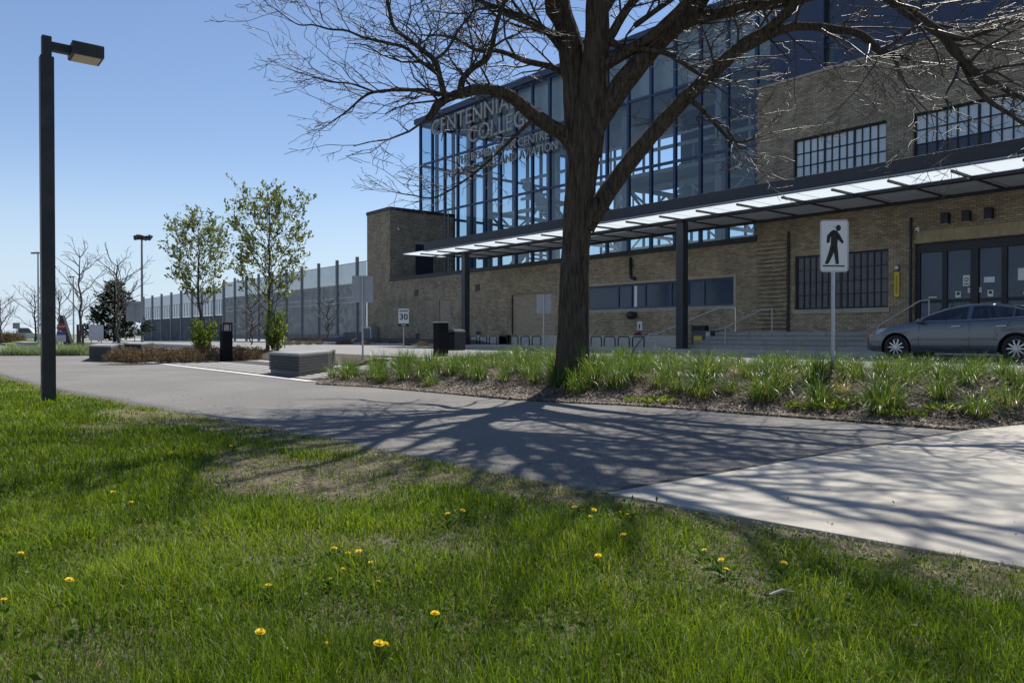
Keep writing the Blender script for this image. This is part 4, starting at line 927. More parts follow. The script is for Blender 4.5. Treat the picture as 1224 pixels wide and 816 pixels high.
def shrub(label, p, w, h, n, seed, mat=m_shrub, name='leafy_shrub', cat='shrub', grp='bright leafy shrubs'):
    r_ = np.random.default_rng(seed); t = thing(name, label, cat, (p.x, p.y, p.z), grp); o = out5()
    S = dict(seg=[.2, .12], zig=.15, jit=.12, up=[.1, .05], prob=[.7], num=[1], ang=(.3, .8), flat=.9, len=[.35], r=[.006], rmin=.004, taper=.4, bare=.1)
    for k in range(22):
        az = r_.uniform(0, 6.28); q = (p.x + .12 * math.cos(az), p.y + .12 * math.sin(az), p.z)
        grow(o, q, (math.cos(az) * w / h * r_.uniform(.1, 1.1), math.sin(az) * w / h * r_.uniform(.1, 1.1), 1), h * r_.uniform(.6, 1.0), .012, 0, S, r_)
    wood('stems', o, m_twig, t)
    C, D_ = [], []
    for lv in (0, 1):
        for pts_, _ in o[lv]:
            P_ = np.array(pts_)
            for i in range(1, len(P_)): C.append(P_[i]); D_.append(unit(P_[i] - P_[i - 1]))
    C, D_ = np.array(C), np.array(D_); i = r_.integers(0, len(C), n); leaf_cloud('leaves', C[i] + r_.normal(0, .06, (n, 3)), D_[i], .13, mat, t, r_, .6)
shrub('bright green leafy shrub at the foot of the left young tree', gp(242, 417, 31.5), .75, 1.45, 1100, 4)
shrub('yellow green leafy shrub at the foot of the taller young tree', gp(329, 417, 29.5), .6, 1.55, 900, 5)
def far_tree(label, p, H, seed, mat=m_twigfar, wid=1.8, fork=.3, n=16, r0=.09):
    r_ = np.random.default_rng(seed); t = thing('bare_tree', label, 'tree', (p.x, p.y, p.z), 'bare trees in the distance'); k = 12
    pts = [np.array([p.x + r_.normal(0, .06), p.y + r_.normal(0, .06), p.z - .1 + H * f]) for f in lin(0, 1, k)]
    MB().tube(pts, [r0 * (1 - f) ** .8 + .012 for f in lin(0, 1, k)], 7).build('trunk', mat, t, smooth=True)
    S = dict(seg=[.4, .3, .22], zig=.14, jit=.10, up=[.08, .05, .02], prob=[.8, .7], num=[1, 1], ang=(.35, .85), flat=.9, len=[1.2, .55], r=[.022, .014], rmin=.011, taper=.4, bare=.15)
    o = out5()
    for i in range(n):
        f = fork + (1 - fork) * i / n; j = min(int(f * (k - 1)), k - 2); az = i * 2.4 + r_.uniform(-.4, .4)
        grow(o, pts[j], (math.cos(az), math.sin(az), r_.uniform(.5, 1.1)), wid * math.sin(math.pi * min(1, .3 + .7 * (f - fork) / (1 - fork))) * r_.uniform(.7, 1.3) + .4, .035, 0, S, r_)
    wood('branches', o, mat, t)
def fp(u, D, z=0.0): q = PD(u, 400, D); q.z = z; return q
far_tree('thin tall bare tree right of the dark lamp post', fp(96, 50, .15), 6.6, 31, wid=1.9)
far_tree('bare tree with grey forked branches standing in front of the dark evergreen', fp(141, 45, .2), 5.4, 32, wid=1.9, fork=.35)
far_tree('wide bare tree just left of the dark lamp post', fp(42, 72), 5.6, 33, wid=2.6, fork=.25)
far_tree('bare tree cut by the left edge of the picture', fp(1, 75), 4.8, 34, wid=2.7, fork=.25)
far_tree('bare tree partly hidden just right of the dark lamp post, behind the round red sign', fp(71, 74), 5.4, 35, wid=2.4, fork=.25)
for i, (u, D, H) in enumerate(((392, 52, 3.2), (301, 55, 3.0), (300, 47, 2.6))):
    far_tree(['leafless sapling in front of the mesh fence, right of the taller young tree', 'leafless sapling against the mesh fence between the young trees', 'small leafless sapling by the bed behind the bollard'][i], fp(u, D, .3), H, 40 + i, mat=m_twig, wid=.55, fork=.2, n=12, r0=.035)
# evergreen
p = fp(137, 58); r_ = np.random.default_rng(6); ev = thing('evergreen_tree', 'dark evergreen tree behind the forked bare tree at the far left', 'tree', (p.x, p.y, p.z))
MB().tube([(p.x, p.y, -.1), (p.x, p.y, 5.2)], [.14, .02], 8).build('trunk', m_twig, ev)
o = out5(); C, D_ = [], []
for k in range(90):
    z = .5 + 4.5 * (k / 90.0); az = k * 2.4; L = (5.4 - z) * .52 * r_.uniform(.6, 1.15) + .1
    d = np.array([math.cos(az), math.sin(az), r_.uniform(-.1, .25)]); pts_ = [np.array([p.x, p.y, z]) + d * L * f + np.array([0, 0, .18 * L * f * f]) for f in lin(0, 1, 6)]; o[0].append((pts_, list(lin(.03, .01, 6))))
    for _ in range(int(34 * L + 6)):
        f = r_.uniform(.25, 1.0); C.append(np.array([p.x, p.y, z]) + d * L * f + np.array([0, 0, .18 * L * f * f]) + r_.normal(0, .10, 3)); D_.append(unit(d + np.array([0, 0, .35])))
wood('branches', o, m_twig, ev); leaf_cloud('needles', np.array(C), np.array(D_), .34, m_needle, ev, r_, .32)
print('plants done')
# ------------------------------------------------------------------ street furniture
def post(mb, x, y, z0, z1, r=.03, n=8): return mb.tube([(x, y, z0), (x, y, z1)], r, n)
# square lamp post on the lawn
L0 = PZ(57, 483, 0); lp = thing('lamp_post', 'tall dark square lamp post with one box lamp, standing in the lawn at the left', 'lamp post', (L0.x, L0.y, 0))
LX, LY = L0.x, L0.y + .01
MB().box(LX - .085, LX + .085, LY - .085, LY + .085, -.1, 4.92).build('pole', m_pole, lp, bevel=.008)
MB().box(LX - .06, LX + .06, LY - .06, LY + .06, 4.92, 5.21).build('collar', m_pole, lp, bevel=.006)
MB().box(LX - .05, LX + .05, LY + .06, LY + .31, 5.02, 5.14).build('arm', m_pole, lp)
MB().box(LX - .04, LX + .04, LY - .089, LY - .0855, .42, .60).build('hand_hole_cover', m_pole, lp, bevel=.001); MB().box(LX - .14, LX + .14, LY - .14, LY + .14, -.02, .035).build('base_plate', m_pole, lp, bevel=.004)
hd = MB().box(LX - .21, LX + .21, LY + .29, LY + .70, 4.995, 5.175).build('lamp_head', m_pole, lp, bevel=.012)
MB().box(LX - .175, LX + .175, LY + .325, LY + .665, 4.986, 4.993).build('lens', m_lens, hd)
def panel_sign(name, label, cat, base, z0, z1, ztop, w, nrm, face_mat, post_mat=m_galv, back=True, off=.035, grp=None):
    t = thing(name, label, cat, (base.x, base.y, base.z), grp); n = Vector((nrm[0], nrm[1], 0)).normalized(); s = Vector((0, 0, 1)).cross(n); c = Vector((base.x, base.y, 0)) + n * off
    mb = MB(); rr = min(.04, w * .1); pts = []
    for (cx_, cz_, a0) in ((w / 2 - rr, z0 + rr, -90), (w / 2 - rr, z1 - rr, 0), (-w / 2 + rr, z1 - rr, 90), (-w / 2 + rr, z0 + rr, 180)):
        for k in range(5): a = R(a0 + k * 22.5); pts.append((cx_ + rr * math.cos(a), cz_ + rr * math.sin(a)))
    k = len(pts); vs = [c + s * a + Vector((0, 0, b)) for a, b in pts] + [c + n * .006 + s * a + Vector((0, 0, b)) for a, b in pts]
    mb.add(vs, [tuple(range(k - 1, -1, -1)), tuple(range(k, 2 * k))] + [(i, (i + 1) % k, k + (i + 1) % k, k + i) for i in range(k)])
    pa = mb.build('sign_panel', face_mat, t)
    post(MB(), base.x, base.y, base.z - .2, ztop, .028).build('post', post_mat, t)
    for z in (z0 + .1, z1 - .1):
        q = c + n * .0065; MB().tube([q + Vector((0, 0, z)), q + n * .006 + Vector((0, 0, z))], .014, 8).build('bolt', m_galv, pa)
    return t, pa, c + n * .0065, n, s
# pedestrian sign
pb = PD(995.5, 440, 11.0); pb.z = bed_z(pb.x, pb.y)
nv = Vector((-pb.x, -pb.y, 0)).normalized(); nv = Matrix.Rotation(R(18), 3, 'Z') @ nv
t, pa, fc, n_, s_ = panel_sign('pedestrian_sign', 'white upright sign with a black walking figure on a thin post in the grass bed', 'sign', pb, 1.90, 2.655, 2.63, .40, nv, m_signw)
def flat(mb, pts, c, s, n, lift=.002):
    k = len(pts); A = [c + s * a + Vector((0, 0, b)) + n * lift for a, b in pts]; mb.add(A, [tuple(range(k))])
def P2(x, y): return ((x - 270) / 116 * .40, 2.655 - (y - 126) / 226 * .755)       # figure traced from the sign's own face
fig = MB()
flat(fig, [((286 - 270) / 116 * .40 + .037 * math.cos(a), 2.655 - (161 - 126) / 226 * .755 + .044 * math.sin(a)) for a in lin(0, 2 * math.pi, 18)[:-1]], fc, s_, n_)
for poly in ([(264, 169), (282, 173), (286, 192), (282, 238), (255, 242), (256, 205), (259, 178)],
             [(268, 169), (266, 190), (254, 202), (250, 225), (238, 226), (240, 194), (256, 175)],
             [(280, 173), (292, 190), (309, 223), (301, 230), (282, 208), (277, 192)],
             [(255, 234), (274, 244), (265, 276), (246, 317), (231, 317), (246, 270)],
             [(262, 240), (282, 234), (286, 268), (289, 318), (276, 318), (269, 272)],
             [(223, 322), (312, 324), (312, 330), (223, 328)]):
    flat(fig, [P2(*q) for q in poly][::-1], fc, s_, n_)
fig.build('walking_figure', m_black, pa)
bd_ = MB()
for (a0, a1, b0, b1) in ((-.192, .192, 2.641, 2.646), (-.192, .192, 1.909, 1.914), (-.192, -.187, 1.914, 2.641), (.187, .192, 1.914, 2.641)): flat(bd_, [(a0, b0), (a1, b0), (a1, b1), (a0, b1)], fc, s_, n_, .001)
bd_.build('border', m_black, pa)
# sign seen from behind, beyond the grasses
q = PD(433.5, 400, 22.0); q.z = float(hter(q.x, q.y))
panel_sign('road_sign', 'blank grey sign back on a pale post beyond the left end of the grasses', 'sign', q, 1.92, 2.70, 2.68, .60, (-(-q.x), -(-q.y)), m_signback)
q = PD(650, 400, 30); q.z = float(hter(q.x, q.y))
panel_sign('road_sign', 'grey sign back on a thin post in front of the bricked-up doorway', 'sign', q, 1.82, 2.58, 2.55, .58, (q.x, q.y), m_signback)
q = PD(482.5, 400, 36); q.z = float(hter(q.x, q.y))
t, pa, c, n_, s_ = panel_sign('speed_sign', 'white speed limit sign reading 30 with a small black tab, before the brick wall', 'sign', q, 1.50, 2.20, 2.15, .50, (-q.x, -q.y), m_signw)
def signtext(body, size, z, mat, par, bold=.0, lift=.003): return text('lettering', body, size, mat, par, upright((c.x + n_.x * lift, c.y + n_.y * lift, z), n_), .001, bold)
signtext('MAXIMUM', .088, 2.09, m_black, pa, .004); signtext('30', .40, 1.80, m_black, pa, .008)
tb = MB(); mm = c + Vector((0, 0, 0)); A = [mm + s_ * a + Vector((0, 0, b)) + n_ * d for d in (-.01, .0) for a, b in ((-.25, 1.37), (.25, 1.37), (.25, 1.485), (-.25, 1.485))]
tb.add(A, [(3, 2, 1, 0), (4, 5, 6, 7), (0, 1, 5, 4), (1, 2, 6, 5), (2, 3, 7, 6), (3, 0, 4, 7)]); ob = tb.build('tab', m_black, t); signtext('km/h', .10, 1.43, m_signw, ob, .002)
# far signs at the left
q = fp(162.5, 45, .1); q2 = fp(161, 45, .1)
panel_sign('board_sign', 'large blank grey board on a post before the far panel fence', 'sign', q2, 1.75, 2.95, 2.9, .92, (q.x, q.y), m_signback)
q = fp(73, 52, .1); t = thing('stop_sign', 'round red sign on a post just right of the dark lamp post', 'sign', (q.x, q.y, q.z)); n_ = Vector((-q.x, -q.y, 0)).normalized(); s_ = Vector((0, 0, 1)).cross(n_)
mb = MB(); k = 8; pts = [(.27 * math.cos(R(22.5 + 45 * i)), 1.50 + .27 * math.sin(R(22.5 + 45 * i))) for i in range(8)]; c0 = Vector((q.x, q.y, 0)) + n_ * .04
vs = [c0 + s_ * a + Vector((0, 0, b)) for a, b in pts] + [c0 + n_ * .006 + s_ * a + Vector((0, 0, b)) for a, b in pts]
mb.add(vs, [tuple(range(7, -1, -1)), tuple(range(8, 16))] + [(i, (i + 1) % 8, 8 + (i + 1) % 8, 8 + i) for i in range(8)]); so_ = mb.build('sign_face', m_red, t)
text('lettering', 'STOP', .20, m_signw, so_, upright((c0.x + n_.x * .012, c0.y + n_.y * .012, 1.50), n_), .001, .003); post(MB(), q.x, q.y, 0, 1.7, .03).build('post', m_galv, t)
q = fp(73.2, 46, .1)
t, pa, c, n_, s_ = panel_sign('notice_sign', 'white and blue notice board low beside the dark lamp post, under the round red sign', 'sign', q, .52, 1.14, 1.1, .48, (-q.x, -q.y), m_signw)
bz = MB(); flat(bz, [(-.24, .93), (.24, .93), (.24, 1.13), (-.24, 1.13)], c, s_, n_); bz.build('band', m_blue, pa)
bz = MB()
for z in (.60, .68, .76, .84): flat(bz, [(-.17, z), (.17, z), (.17, z + .022), (-.17, z + .022)], c, s_, n_)
bz.build('line', m_signback, pa)
q = fp(115, 42, .15); t = thing('board_sign', 'pale blue white board on two short legs, in front of the dark evergreen', 'sign', (q.x, q.y, q.z)); n_ = Vector((-q.x, -q.y, 0)).normalized(); s_ = Vector((0, 0, 1)).cross(n_)
c = Vector((q.x, q.y, 0)); MB().bar(c - s_ * .0 + Vector((0, 0, .68)), c + Vector((0, 0, 1.48)), .72, .05, up=n_).build('panel', m_signw, t)
for a in (-.25, .25): MB().bar(c + s_ * a + Vector((0, 0, 0)), c + s_ * a + Vector((0, 0, .7)), .05, .05).build('leg', m_galv, t)
q = fp(79.5, 55, .1); t = thing('wedge_sculpture', 'tall dark wedge shaped panel standing on edge right of the round red sign', 'sculpture', (q.x, q.y, q.z)); s_ = Vector((CS, CC, 0)); n_ = Vector((CC, -CS, 0)); c = Vector((q.x, q.y, 0))
pts = [(.62, 0), (-.10, 2.35), (-.32, 2.35), (.02, 0)]
mb = MB(); vs = [c + s_ * a + n_ * d + Vector((0, 0, b)) for d in (0, .35) for a, b in pts]; mb.add(vs, [(3, 2, 1, 0), (4, 5, 6, 7), (0, 1, 5, 4), (1, 2, 6, 5), (2, 3, 7, 6), (3, 0, 4, 7)]); mb.build('panel', M('dark weathered steel', (.03, .03, .032), (.055, .052, .05), 2, .7), t)
mb = MB(); vs = [c + s_ * a + n_ * d + Vector((0, 0, b)) for d in (.05, .3) for a, b in ((-.36, 2.3), (-.30, 2.3), (-.62, 0), (-.70, 0))]; mb.add(vs, [(3, 2, 1, 0), (4, 5, 6, 7), (0, 1, 5, 4), (1, 2, 6, 5), (2, 3, 7, 6), (3, 0, 4, 7)]); mb.build('strut', m_galv, t)
# distant lamp posts
def far_lamp(label, u, D, H, seed=0, heads=1):
    p = fp(u, D); t = thing('street_lamp', label, 'street lamp', (p.x, p.y, 0), 'distant lamp posts'); r = .07 if heads == 1 else .11
    MB().tube([(p.x, p.y, -.1), (p.x, p.y, H)], [r * 1.25, r * .8], 10).build('pole', m_galv if heads == 1 else m_post, t)
    if heads == 1: MB().bar((p.x - .5 * CS, p.y - .5 * CC, H + .02), (p.x + .1, p.y + .1, H + .05), .28, .12).build('lamp_head', m_post, t, bevel=.02)
    else:
        MB().tube([(p.x - .5, p.y - .5, H - .2), (p.x + .5, p.y + .5, H - .2)], .05, 6).build('crossbar', m_post, t)
        for k, (a, b) in enumerate(((-.45, -.45), (.45, .45), (-.25, .35), (.25, -.35), (0, 0))): 
            hb = MB().bar((p.x + a * 1.0, p.y + b * 1.0, H - .25), (p.x + a * 1.35 + .12, p.y + b * 1.35 + .1, H + .18), .42, .28).build('lamp_head', m_pole, t, bevel=.03)
far_lamp('thin lamp post partly hidden behind the near dark lamp post', 46, 60, 7.4); far_lamp('thin lamp post beside the thin tall bare tree', 88, 80, 7.0); far_lamp('very tall mast with a cluster of flood lights above the panel fence', 170, 75, 10.6, heads=5)
# path bollards
def bollard(label, p, H, lit):
    t = thing('bollard_light', label, 'bollard', (p.x, p.y, p.z), 'dark bollard lights'); w = .17
    MB().box(p.x - w, p.x + w, p.y - w, p.y + w, p.z - .05, p.z + H * (.80 if lit else 1)).build('body', m_matte, t, bevel=.01)
    if lit:
        for a, b in ((-1, -1), (1, -1), (1, 1), (-1, 1)): MB().box(p.x + a * (w - .025) - .025, p.x + a * (w - .025) + .025, p.y + b * (w - .025) - .025, p.y + b * (w - .025) + .025, p.z + H * .8, p.z + H * .97).build('corner_post', m_pole, t)
        MB().box(p.x - .07, p.x + .07, p.y - .07, p.y + .07, p.z + H * .80, p.z + H * .97).build('lamp', m_lens, t)
        MB().box(p.x - w, p.x + w, p.y - w, p.y + w, p.z + H * .97, p.z + H * 1.03).build('cap', m_pole, t, bevel=.01)
    else: MB().box(p.x - w - .005, p.x + w + .005, p.y - w - .005, p.y + w + .005, p.z + H, p.z + H + .03).build('cap', m_galv, t)
bollard('dark square bollard with an open lamp top, on the paved strip before the young trees', PZ(270.5, 432, 0.03), 1.34, True)
q = PD(527, 420, 23); q.z = float(hter(q.x, q.y)); bollard('plain black square bollard rising behind the grasses left of the canopy column', q, 1.02, False)
q = PD(545.5, 420, 31.5); q.z = float(hter(q.x, q.y)); t = thing('litter_bin', 'dark litter bin with a curved grey hood between the black bollard and the column', 'bin', (q.x, q.y, q.z))
MB().box(q.x - .24, q.x + .24, q.y - .24, q.y + .24, q.z + .02, q.z + .66).build('body', m_matte, t, bevel=.02)
for a in (-1, 1): MB().box(q.x + a * .27 - .03, q.x + a * .27 + .03, q.y - .26, q.y + .26, q.z, q.z + .74).build('side_panel', m_slat, t, bevel=.01)
hp = [(math.cos(a) * .30, .74 + .14 * math.sin(a)) for a in lin(0, math.pi, 9)]
mb = MB(); vs = [(q.x + a, q.y + d, q.z + b) for d in (-.27, .27) for a, b in hp]; mb.add(vs, [tuple(range(8, -1, -1)), tuple(range(9, 18))] + [(i, (i + 1) % 9, 9 + (i + 1) % 9, 9 + i) for i in range(9)]); mb.build('hood', m_slat, t)
# slatted angular benches
def bench(label, poly, z0, H, n=6):
    c = np.mean(np.array(poly), 0); t = thing('slatted_bench', label, 'bench', (c[0], c[1], z0), 'angular slatted benches'); mb = MB(); hh = (H - .09) / n
    for k in range(n):
        za = z0 + .09 + k * hh; mb.prism(poly, za, za + hh - .010)
    mb.build('slats', m_slat, t); inn = [((p[0] - c[0]) * .965 + c[0], (p[1] - c[1]) * .965 + c[1]) for p in poly]
    MB().prism(inn, z0 + .0, z0 + H - .03).build('core', m_pole, t)
    MB().prism([((p[0] - c[0]) * 1.004 + c[0], (p[1] - c[1]) * 1.004 + c[1]) for p in poly], z0 + H - .012, z0 + H + .045).build('top', M('pale weathered top slats', (.20, .20, .197), (.28, .28, .273), 5, .6, stretch=(8, .6, 1)) if 'pale weathered top slats' not in bpy.data.materials else bpy.data.materials['pale weathered top slats'], t, bevel=.006)
zt = .56
A_, B_, C_, D_, E_ = [PZ(u, v, zt) for u, v in ((321.6, 420.3), (357.5, 422.3), (392, 419.6), (401, 417.0), (344, 416.6))]
bench('dark angular slatted bench with a pale top, beside the left end of the grasses', [(p.x, p.y) for p in (A_, B_, C_, D_)], .04, .47)
A_, B_, C_, D_ = [PZ(u, v, .55) for u, v in ((106.5, 413.8), (132.5, 414.2), (148, 411.4), (118, 411.3))]
bench('angular slatted bench at the far left, the nearer of two, beside brown shrubs', [(p.x, p.y) for p in (A_, B_, C_, D_)], .0, .54, 5)
A_, B_, C_, D_ = [PZ(u, v, .55) for u, v in ((148.5, 411.4), (168.5, 411.8), (184, 409.8), (160, 409.6))]
bench('angular slatted bench at the far left, the farther of two, before the big grey board', [(p.x, p.y) for p in (A_, B_, C_, D_)], .0, .54, 5)
q = fp(32, 46); t = thing('low_wall', 'low grey concrete seat wall behind the pale grasses at the far left', 'wall', (q.x, q.y, 0)); MB().box(q.x - 2.6, q.x + 2.2, q.y - .3, q.y + .3, 0, .42).build('wall', m_kerb, t, bevel=.02)
MB().box(q.x - 2.65, q.x + 2.25, q.y - .34, q.y + .34, .425, .50).build('cap', m_granite, t, bevel=.01)
# far traffic: white pick-up, dark sign, hedge
q = fp(27, 88); t = thing('pickup_truck', 'white pickup truck parked far off at the left edge behind the brown hedge', 'truck', (q.x, q.y, 0)); X, Y = q.x, q.y
mwp = M('white car paint', (.6, .6, .6), (.64, .64, .64), 2, .3, coat=.5)
MB().prism([(-2.6, .5), (2.6, .5), (2.6, 1.05), (1.0, 1.1), (.6, 1.75), (-.7, 1.75), (-1.1, 1.1), (-2.6, 1.1)], 0, 1.8).build('tmp', mwp, None)
bpy.data.objects.remove(bpy.data.objects['tmp'])
mb = MB(); prof = [(-2.6, .45), (2.6, .45), (2.6, 1.0), (1.3, 1.08), (.75, 1.72), (-.6, 1.75), (-.75, 1.08), (-2.6, 1.05)]; vs = [(X + CS * a - CC * d, Y + CC * a + CS * d, b) for d in (0, 1.8) for a, b in prof]
mb.add(vs, [tuple(range(7, -1, -1)), tuple(range(8, 16))] + [(i, (i + 1) % 8, 8 + (i + 1) % 8, 8 + i) for i in range(8)]); mb.build('body', mwp, t, bevel=.06)
wd = MB()
wd.add([(X + CS * a + CC * .01, Y + CC * a - CS * .01, b) for a, b in ((-.5, 1.12), (1.1, 1.12), (.68, 1.64), (-.48, 1.66))], [(0, 1, 2, 3)]); wd.build('window', m_window, t)
for a in (-1.7, 1.7):
    mb = MB(); c = Vector((X + CS * a + CC * .02, Y + CC * a - CS * .02, .36)); mb.tube([c + Vector((CC, -CS, 0)) * .06, c - Vector((CC, -CS, 0)) * .25], .36, 14); mb.build('wheel', m_black, t)
q = fp(19.5, 78); panel_sign('board_sign', 'small dark grey board on a post above the brown hedge at the left edge', 'sign', q, 1.55, 2.15, 2.1, .62, (-q.x, -q.y), m_signback, m_post)
q = fp(29.5, 92); panel_sign('board_sign', 'dark board beside the white pickup truck at the far left', 'sign', q, .9, 1.75, 1.7, 1.0, (-q.x, -q.y), m_post, m_post)
for k, u in enumerate((99, 93, 166)):
    q = fp(u, [44, 44.5, 60][k]); t = thing('wooden_post', ['short wooden post right of the thin tall bare tree', 'short wooden post left of the thin tall bare tree', 'rust brown small conifer post beside the tall mast'][k], 'post', (q.x, q.y, 0), 'short posts at the far left') if k < 2 else None
    if t is not None: MB().box(q.x - .06, q.x + .06, q.y - .06, q.y + .06, 0, 1.5).build('shaft', m_twigfar, t, bevel=.01); MB().box(q.x - .07, q.x + .07, q.y - .07, q.y + .07, 1.5, 1.56).build('cap', m_post, t)

# ------------------------------------------------------------------ grey sedan on the road
CRX, CRY, CRZ = -10.13, 20.35, float(hter(-9, 20))
car = thing('parked_car', 'blue grey four door sedan before the entrance, cut by the right edge', 'car', (CRX, CRY, CRZ))
m_paint = M('blue grey metallic paint', (.078, .090, .110), (.085, .098, .118), 2, .32, metal=.55, coat=1.0, spec=.6)
m_carglass = glass_mat('car glass', (.42, .50, .48), 1.6)
m_trim = M('black trim', (.012, .012, .013), None, rough=.5); m_alloy = M('alloy wheel', (.42, .43, .45), (.48, .49, .5), 5, .3, metal=.85); m_seat = M('car interior', (.02, .02, .022), (.035, .035, .037), 6, .8)
WHX = (.95, 3.726); WR, AR = .33, .385; W0 = .915
def pin(x, tab): a = np.array(tab); return float(np.interp(x, a[:, 0], a[:, 1]))
TOP = [(0, .50), (.05, .60), (.15, .685), (.35, .77), (.7, .865), (1.1, .945), (1.4, .985), (2.5, 1.005), (3.6, 1.055), (4.15, 1.10), (4.7, 1.07), (4.82, 1.0), (4.86, .8)]
HW = [(0, .50), (.05, .60), (.12, .69), (.3, .80), (.6, .875), (1.0, .905), (2.5, .915), (3.9, .905), (4.4, .87), (4.7, .79), (4.82, .70), (4.86, .60)]
ROOF = [(1.22, .965), (1.5, 1.10), (1.8, 1.245), (2.1, 1.36), (2.4, 1.43), (2.7, 1.462), (3.0, 1.465), (3.3, 1.44), (3.6, 1.385), (3.9, 1.29), (4.2, 1.17), (4.40, 1.085)]
def archz(x):
    z = .20 + .06 * max(0, (.5 - x) / .5) + .05 * max(0, (x - 4.4) / .46); inn = False
    for w in WHX:
        if abs(x - w) < AR: z = max(z, WR + math.sqrt(AR ** 2 - (x - w) ** 2)); inn = True
    return z, inn
xs = sorted(set([round(v, 4) for v in lin(0, 4.86, 82)] + [round(w + s * AR * math.cos(a), 4) for w in WHX for s in (-1, 1) for a in lin(0, 1.5, 10)]))
ROWS = [0, .12, .3, .5, .68, .82, .92, 1.0]
def yoff(t, z): return 1.0 - .055 * (1 - min(1, t / .25)) ** 2 - .04 * max(0, t - .72) ** 1.5 / .28 ** 1.5 * .9 - .012 * math.exp(-((t - .62) / .05) ** 2)
body, wells = MB(), MB()
for side in (-1, 1):
    V = []
    for x in xs:
        zb, _ = archz(x); zt_ = pin(x, TOP); w = pin(x, HW)
        for t_ in ROWS:
            z = zb + (zt_ - zb) * t_; tt = (z - .2) / max(.01, zt_ - .2); V.append((CRX + x, CRY + W0 + side * w * yoff(tt, z), CRZ + z))
    k = len(ROWS); F_ = []
    for i in range(len(xs) - 1):
        for j in range(k - 1):
            a = i * k + j; f_ = (a, a + k, a + k + 1, a + 1); F_.append(f_ if side < 0 else f_[::-1])
    body.add(V, F_)
    for w in WHX:                                   # dark wheel wells
        pts = [(CRX + w + AR * math.cos(a), CRZ + WR + AR * math.sin(a)) for a in lin(-.4, math.pi + .4, 18)]
        ya, yb = CRY + W0 + side * .885, CRY + W0 + side * .55
        vs = [(p[0], ya, p[1]) for p in pts] + [(p[0], yb, p[1]) for p in pts]; n = len(pts); wells.add(vs, [(i, i + 1, n + i + 1, n + i) for i in range(n - 1)] + [tuple(range(n, 2 * n))])
# bonnet, deck and boot
V = []; TC = [-1, -.8, -.5, 0, .5, .8, 1]
for x in xs:
    w = pin(x, HW) * yoff(1.0, 0); zt_ = pin(x, TOP)
    for c in TC: V.append((CRX + x, CRY + W0 + c * w, CRZ + zt_ + .035 * (1 - c * c) * min(1, x / .3)))
k = len(TC); body.add(V, [(i * k + j, (i + 1) * k + j, (i + 1) * k + j + 1, i * k + j + 1) for i in range(len(xs) - 1) for j in range(k - 1)])
for xe in (xs[0], xs[-1]):
    w, zt_ = pin(xe, HW), pin(xe, TOP); zb = archz(xe)[0]; body.add([(CRX + xe, CRY + W0 - w, CRZ + zb), (CRX + xe, CRY + W0 + w, CRZ + zb), (CRX + xe, CRY + W0 + w, CRZ + zt_), (CRX + xe, CRY + W0 - w, CRZ + zt_)], [(0, 1, 2, 3)])
# greenhouse
gxs = sorted(set([round(v, 3) for v in lin(1.22, 4.40, 66)])); GT_ = [0, .07, .3, .6, .86, 1.0]; wins = {}
for side in (-1, 1):
    def gpnt(x, t_):
        zb = pin(x, TOP) - .004; zr = max(zb + .004, pin(x, ROOF) - .045); z = zb + (zr - zb) * t_; w = pin(x, HW) * .955
        wi = w - (z - .98) * .52 - .02 * t_ ** 3; return (CRX + x, CRY + W0 + side * wi, CRZ + z)
    for i in range(len(gxs) - 1):
        xa, xb = gxs[i], gxs[i + 1]; xm = (xa + xb) / 2
        for j in range(len(GT_) - 1):
            vs = [gpnt(xa, GT_[j]), gpnt(xb, GT_[j]), gpnt(xb, GT_[j + 1]), gpnt(xa, GT_[j + 1])]
            if side > 0: vs = vs[::-1]
            wk = None
            if 0 < j < 4:
                if 1.62 < xm < 2.66: wk = 'front_window'
                elif 2.76 < xm < 3.62: wk = 'rear_window'
                elif 3.68 < xm < 3.95: wk = 'quarter_window'
            tgt = body if wk is None else wins.setdefault((side, wk), MB())
            tgt.add(vs, [(0, 1, 2, 3)])
wsh, rsh = MB(), MB()
for i in range(len(gxs) - 1):
    xa, xb = gxs[i], gxs[i + 1]; xm = (xa + xb) / 2
    def top(x):
        zb = pin(x, TOP) - .004; zr = max(zb + .004, pin(x, ROOF) - .045); w = pin(x, HW) * .955 - (zr - .98) * .52 - .02; zc = pin(x, ROOF)
        return [(CRX + x, CRY + W0 + c * w, CRZ + zr + (zc - zr) * (1 - c * c) ** .6) for c in (-1, -.93, -.6, 0, .6, .93, 1)]
    A, B = top(xa), top(xb)
    for j in range(6):
        glass = (1.3 < xm < 2.12 or 3.62 < xm < 4.3) and 0 < j < 5
        (wsh if xm < 2.5 else rsh).add([A[j], B[j], B[j + 1], A[j + 1]], [(0, 1, 2, 3)]) if glass else body.add([A[j], B[j], B[j + 1], A[j + 1]], [(0, 1, 2, 3)])
cb = body.build('body', m_paint, car, smooth=True)
we = cb.modifiers.new('weld', 'WELD'); we.merge_threshold = .004
wells.build('wheel_well', m_trim, car)
for (side, nm), mb in wins.items(): mb.build(nm, m_carglass, car, smooth=True)
wsh.build('windscreen', m_carglass, car, smooth=True); rsh.build('rear_screen', m_carglass, car, smooth=True)
ca_ = MB(); ca_.box(CRX + 1.3, CRX + 4.2, CRY + .18, CRY + 1.66, CRZ + .25, CRZ + .78); ca_.build('floor', m_seat, car)
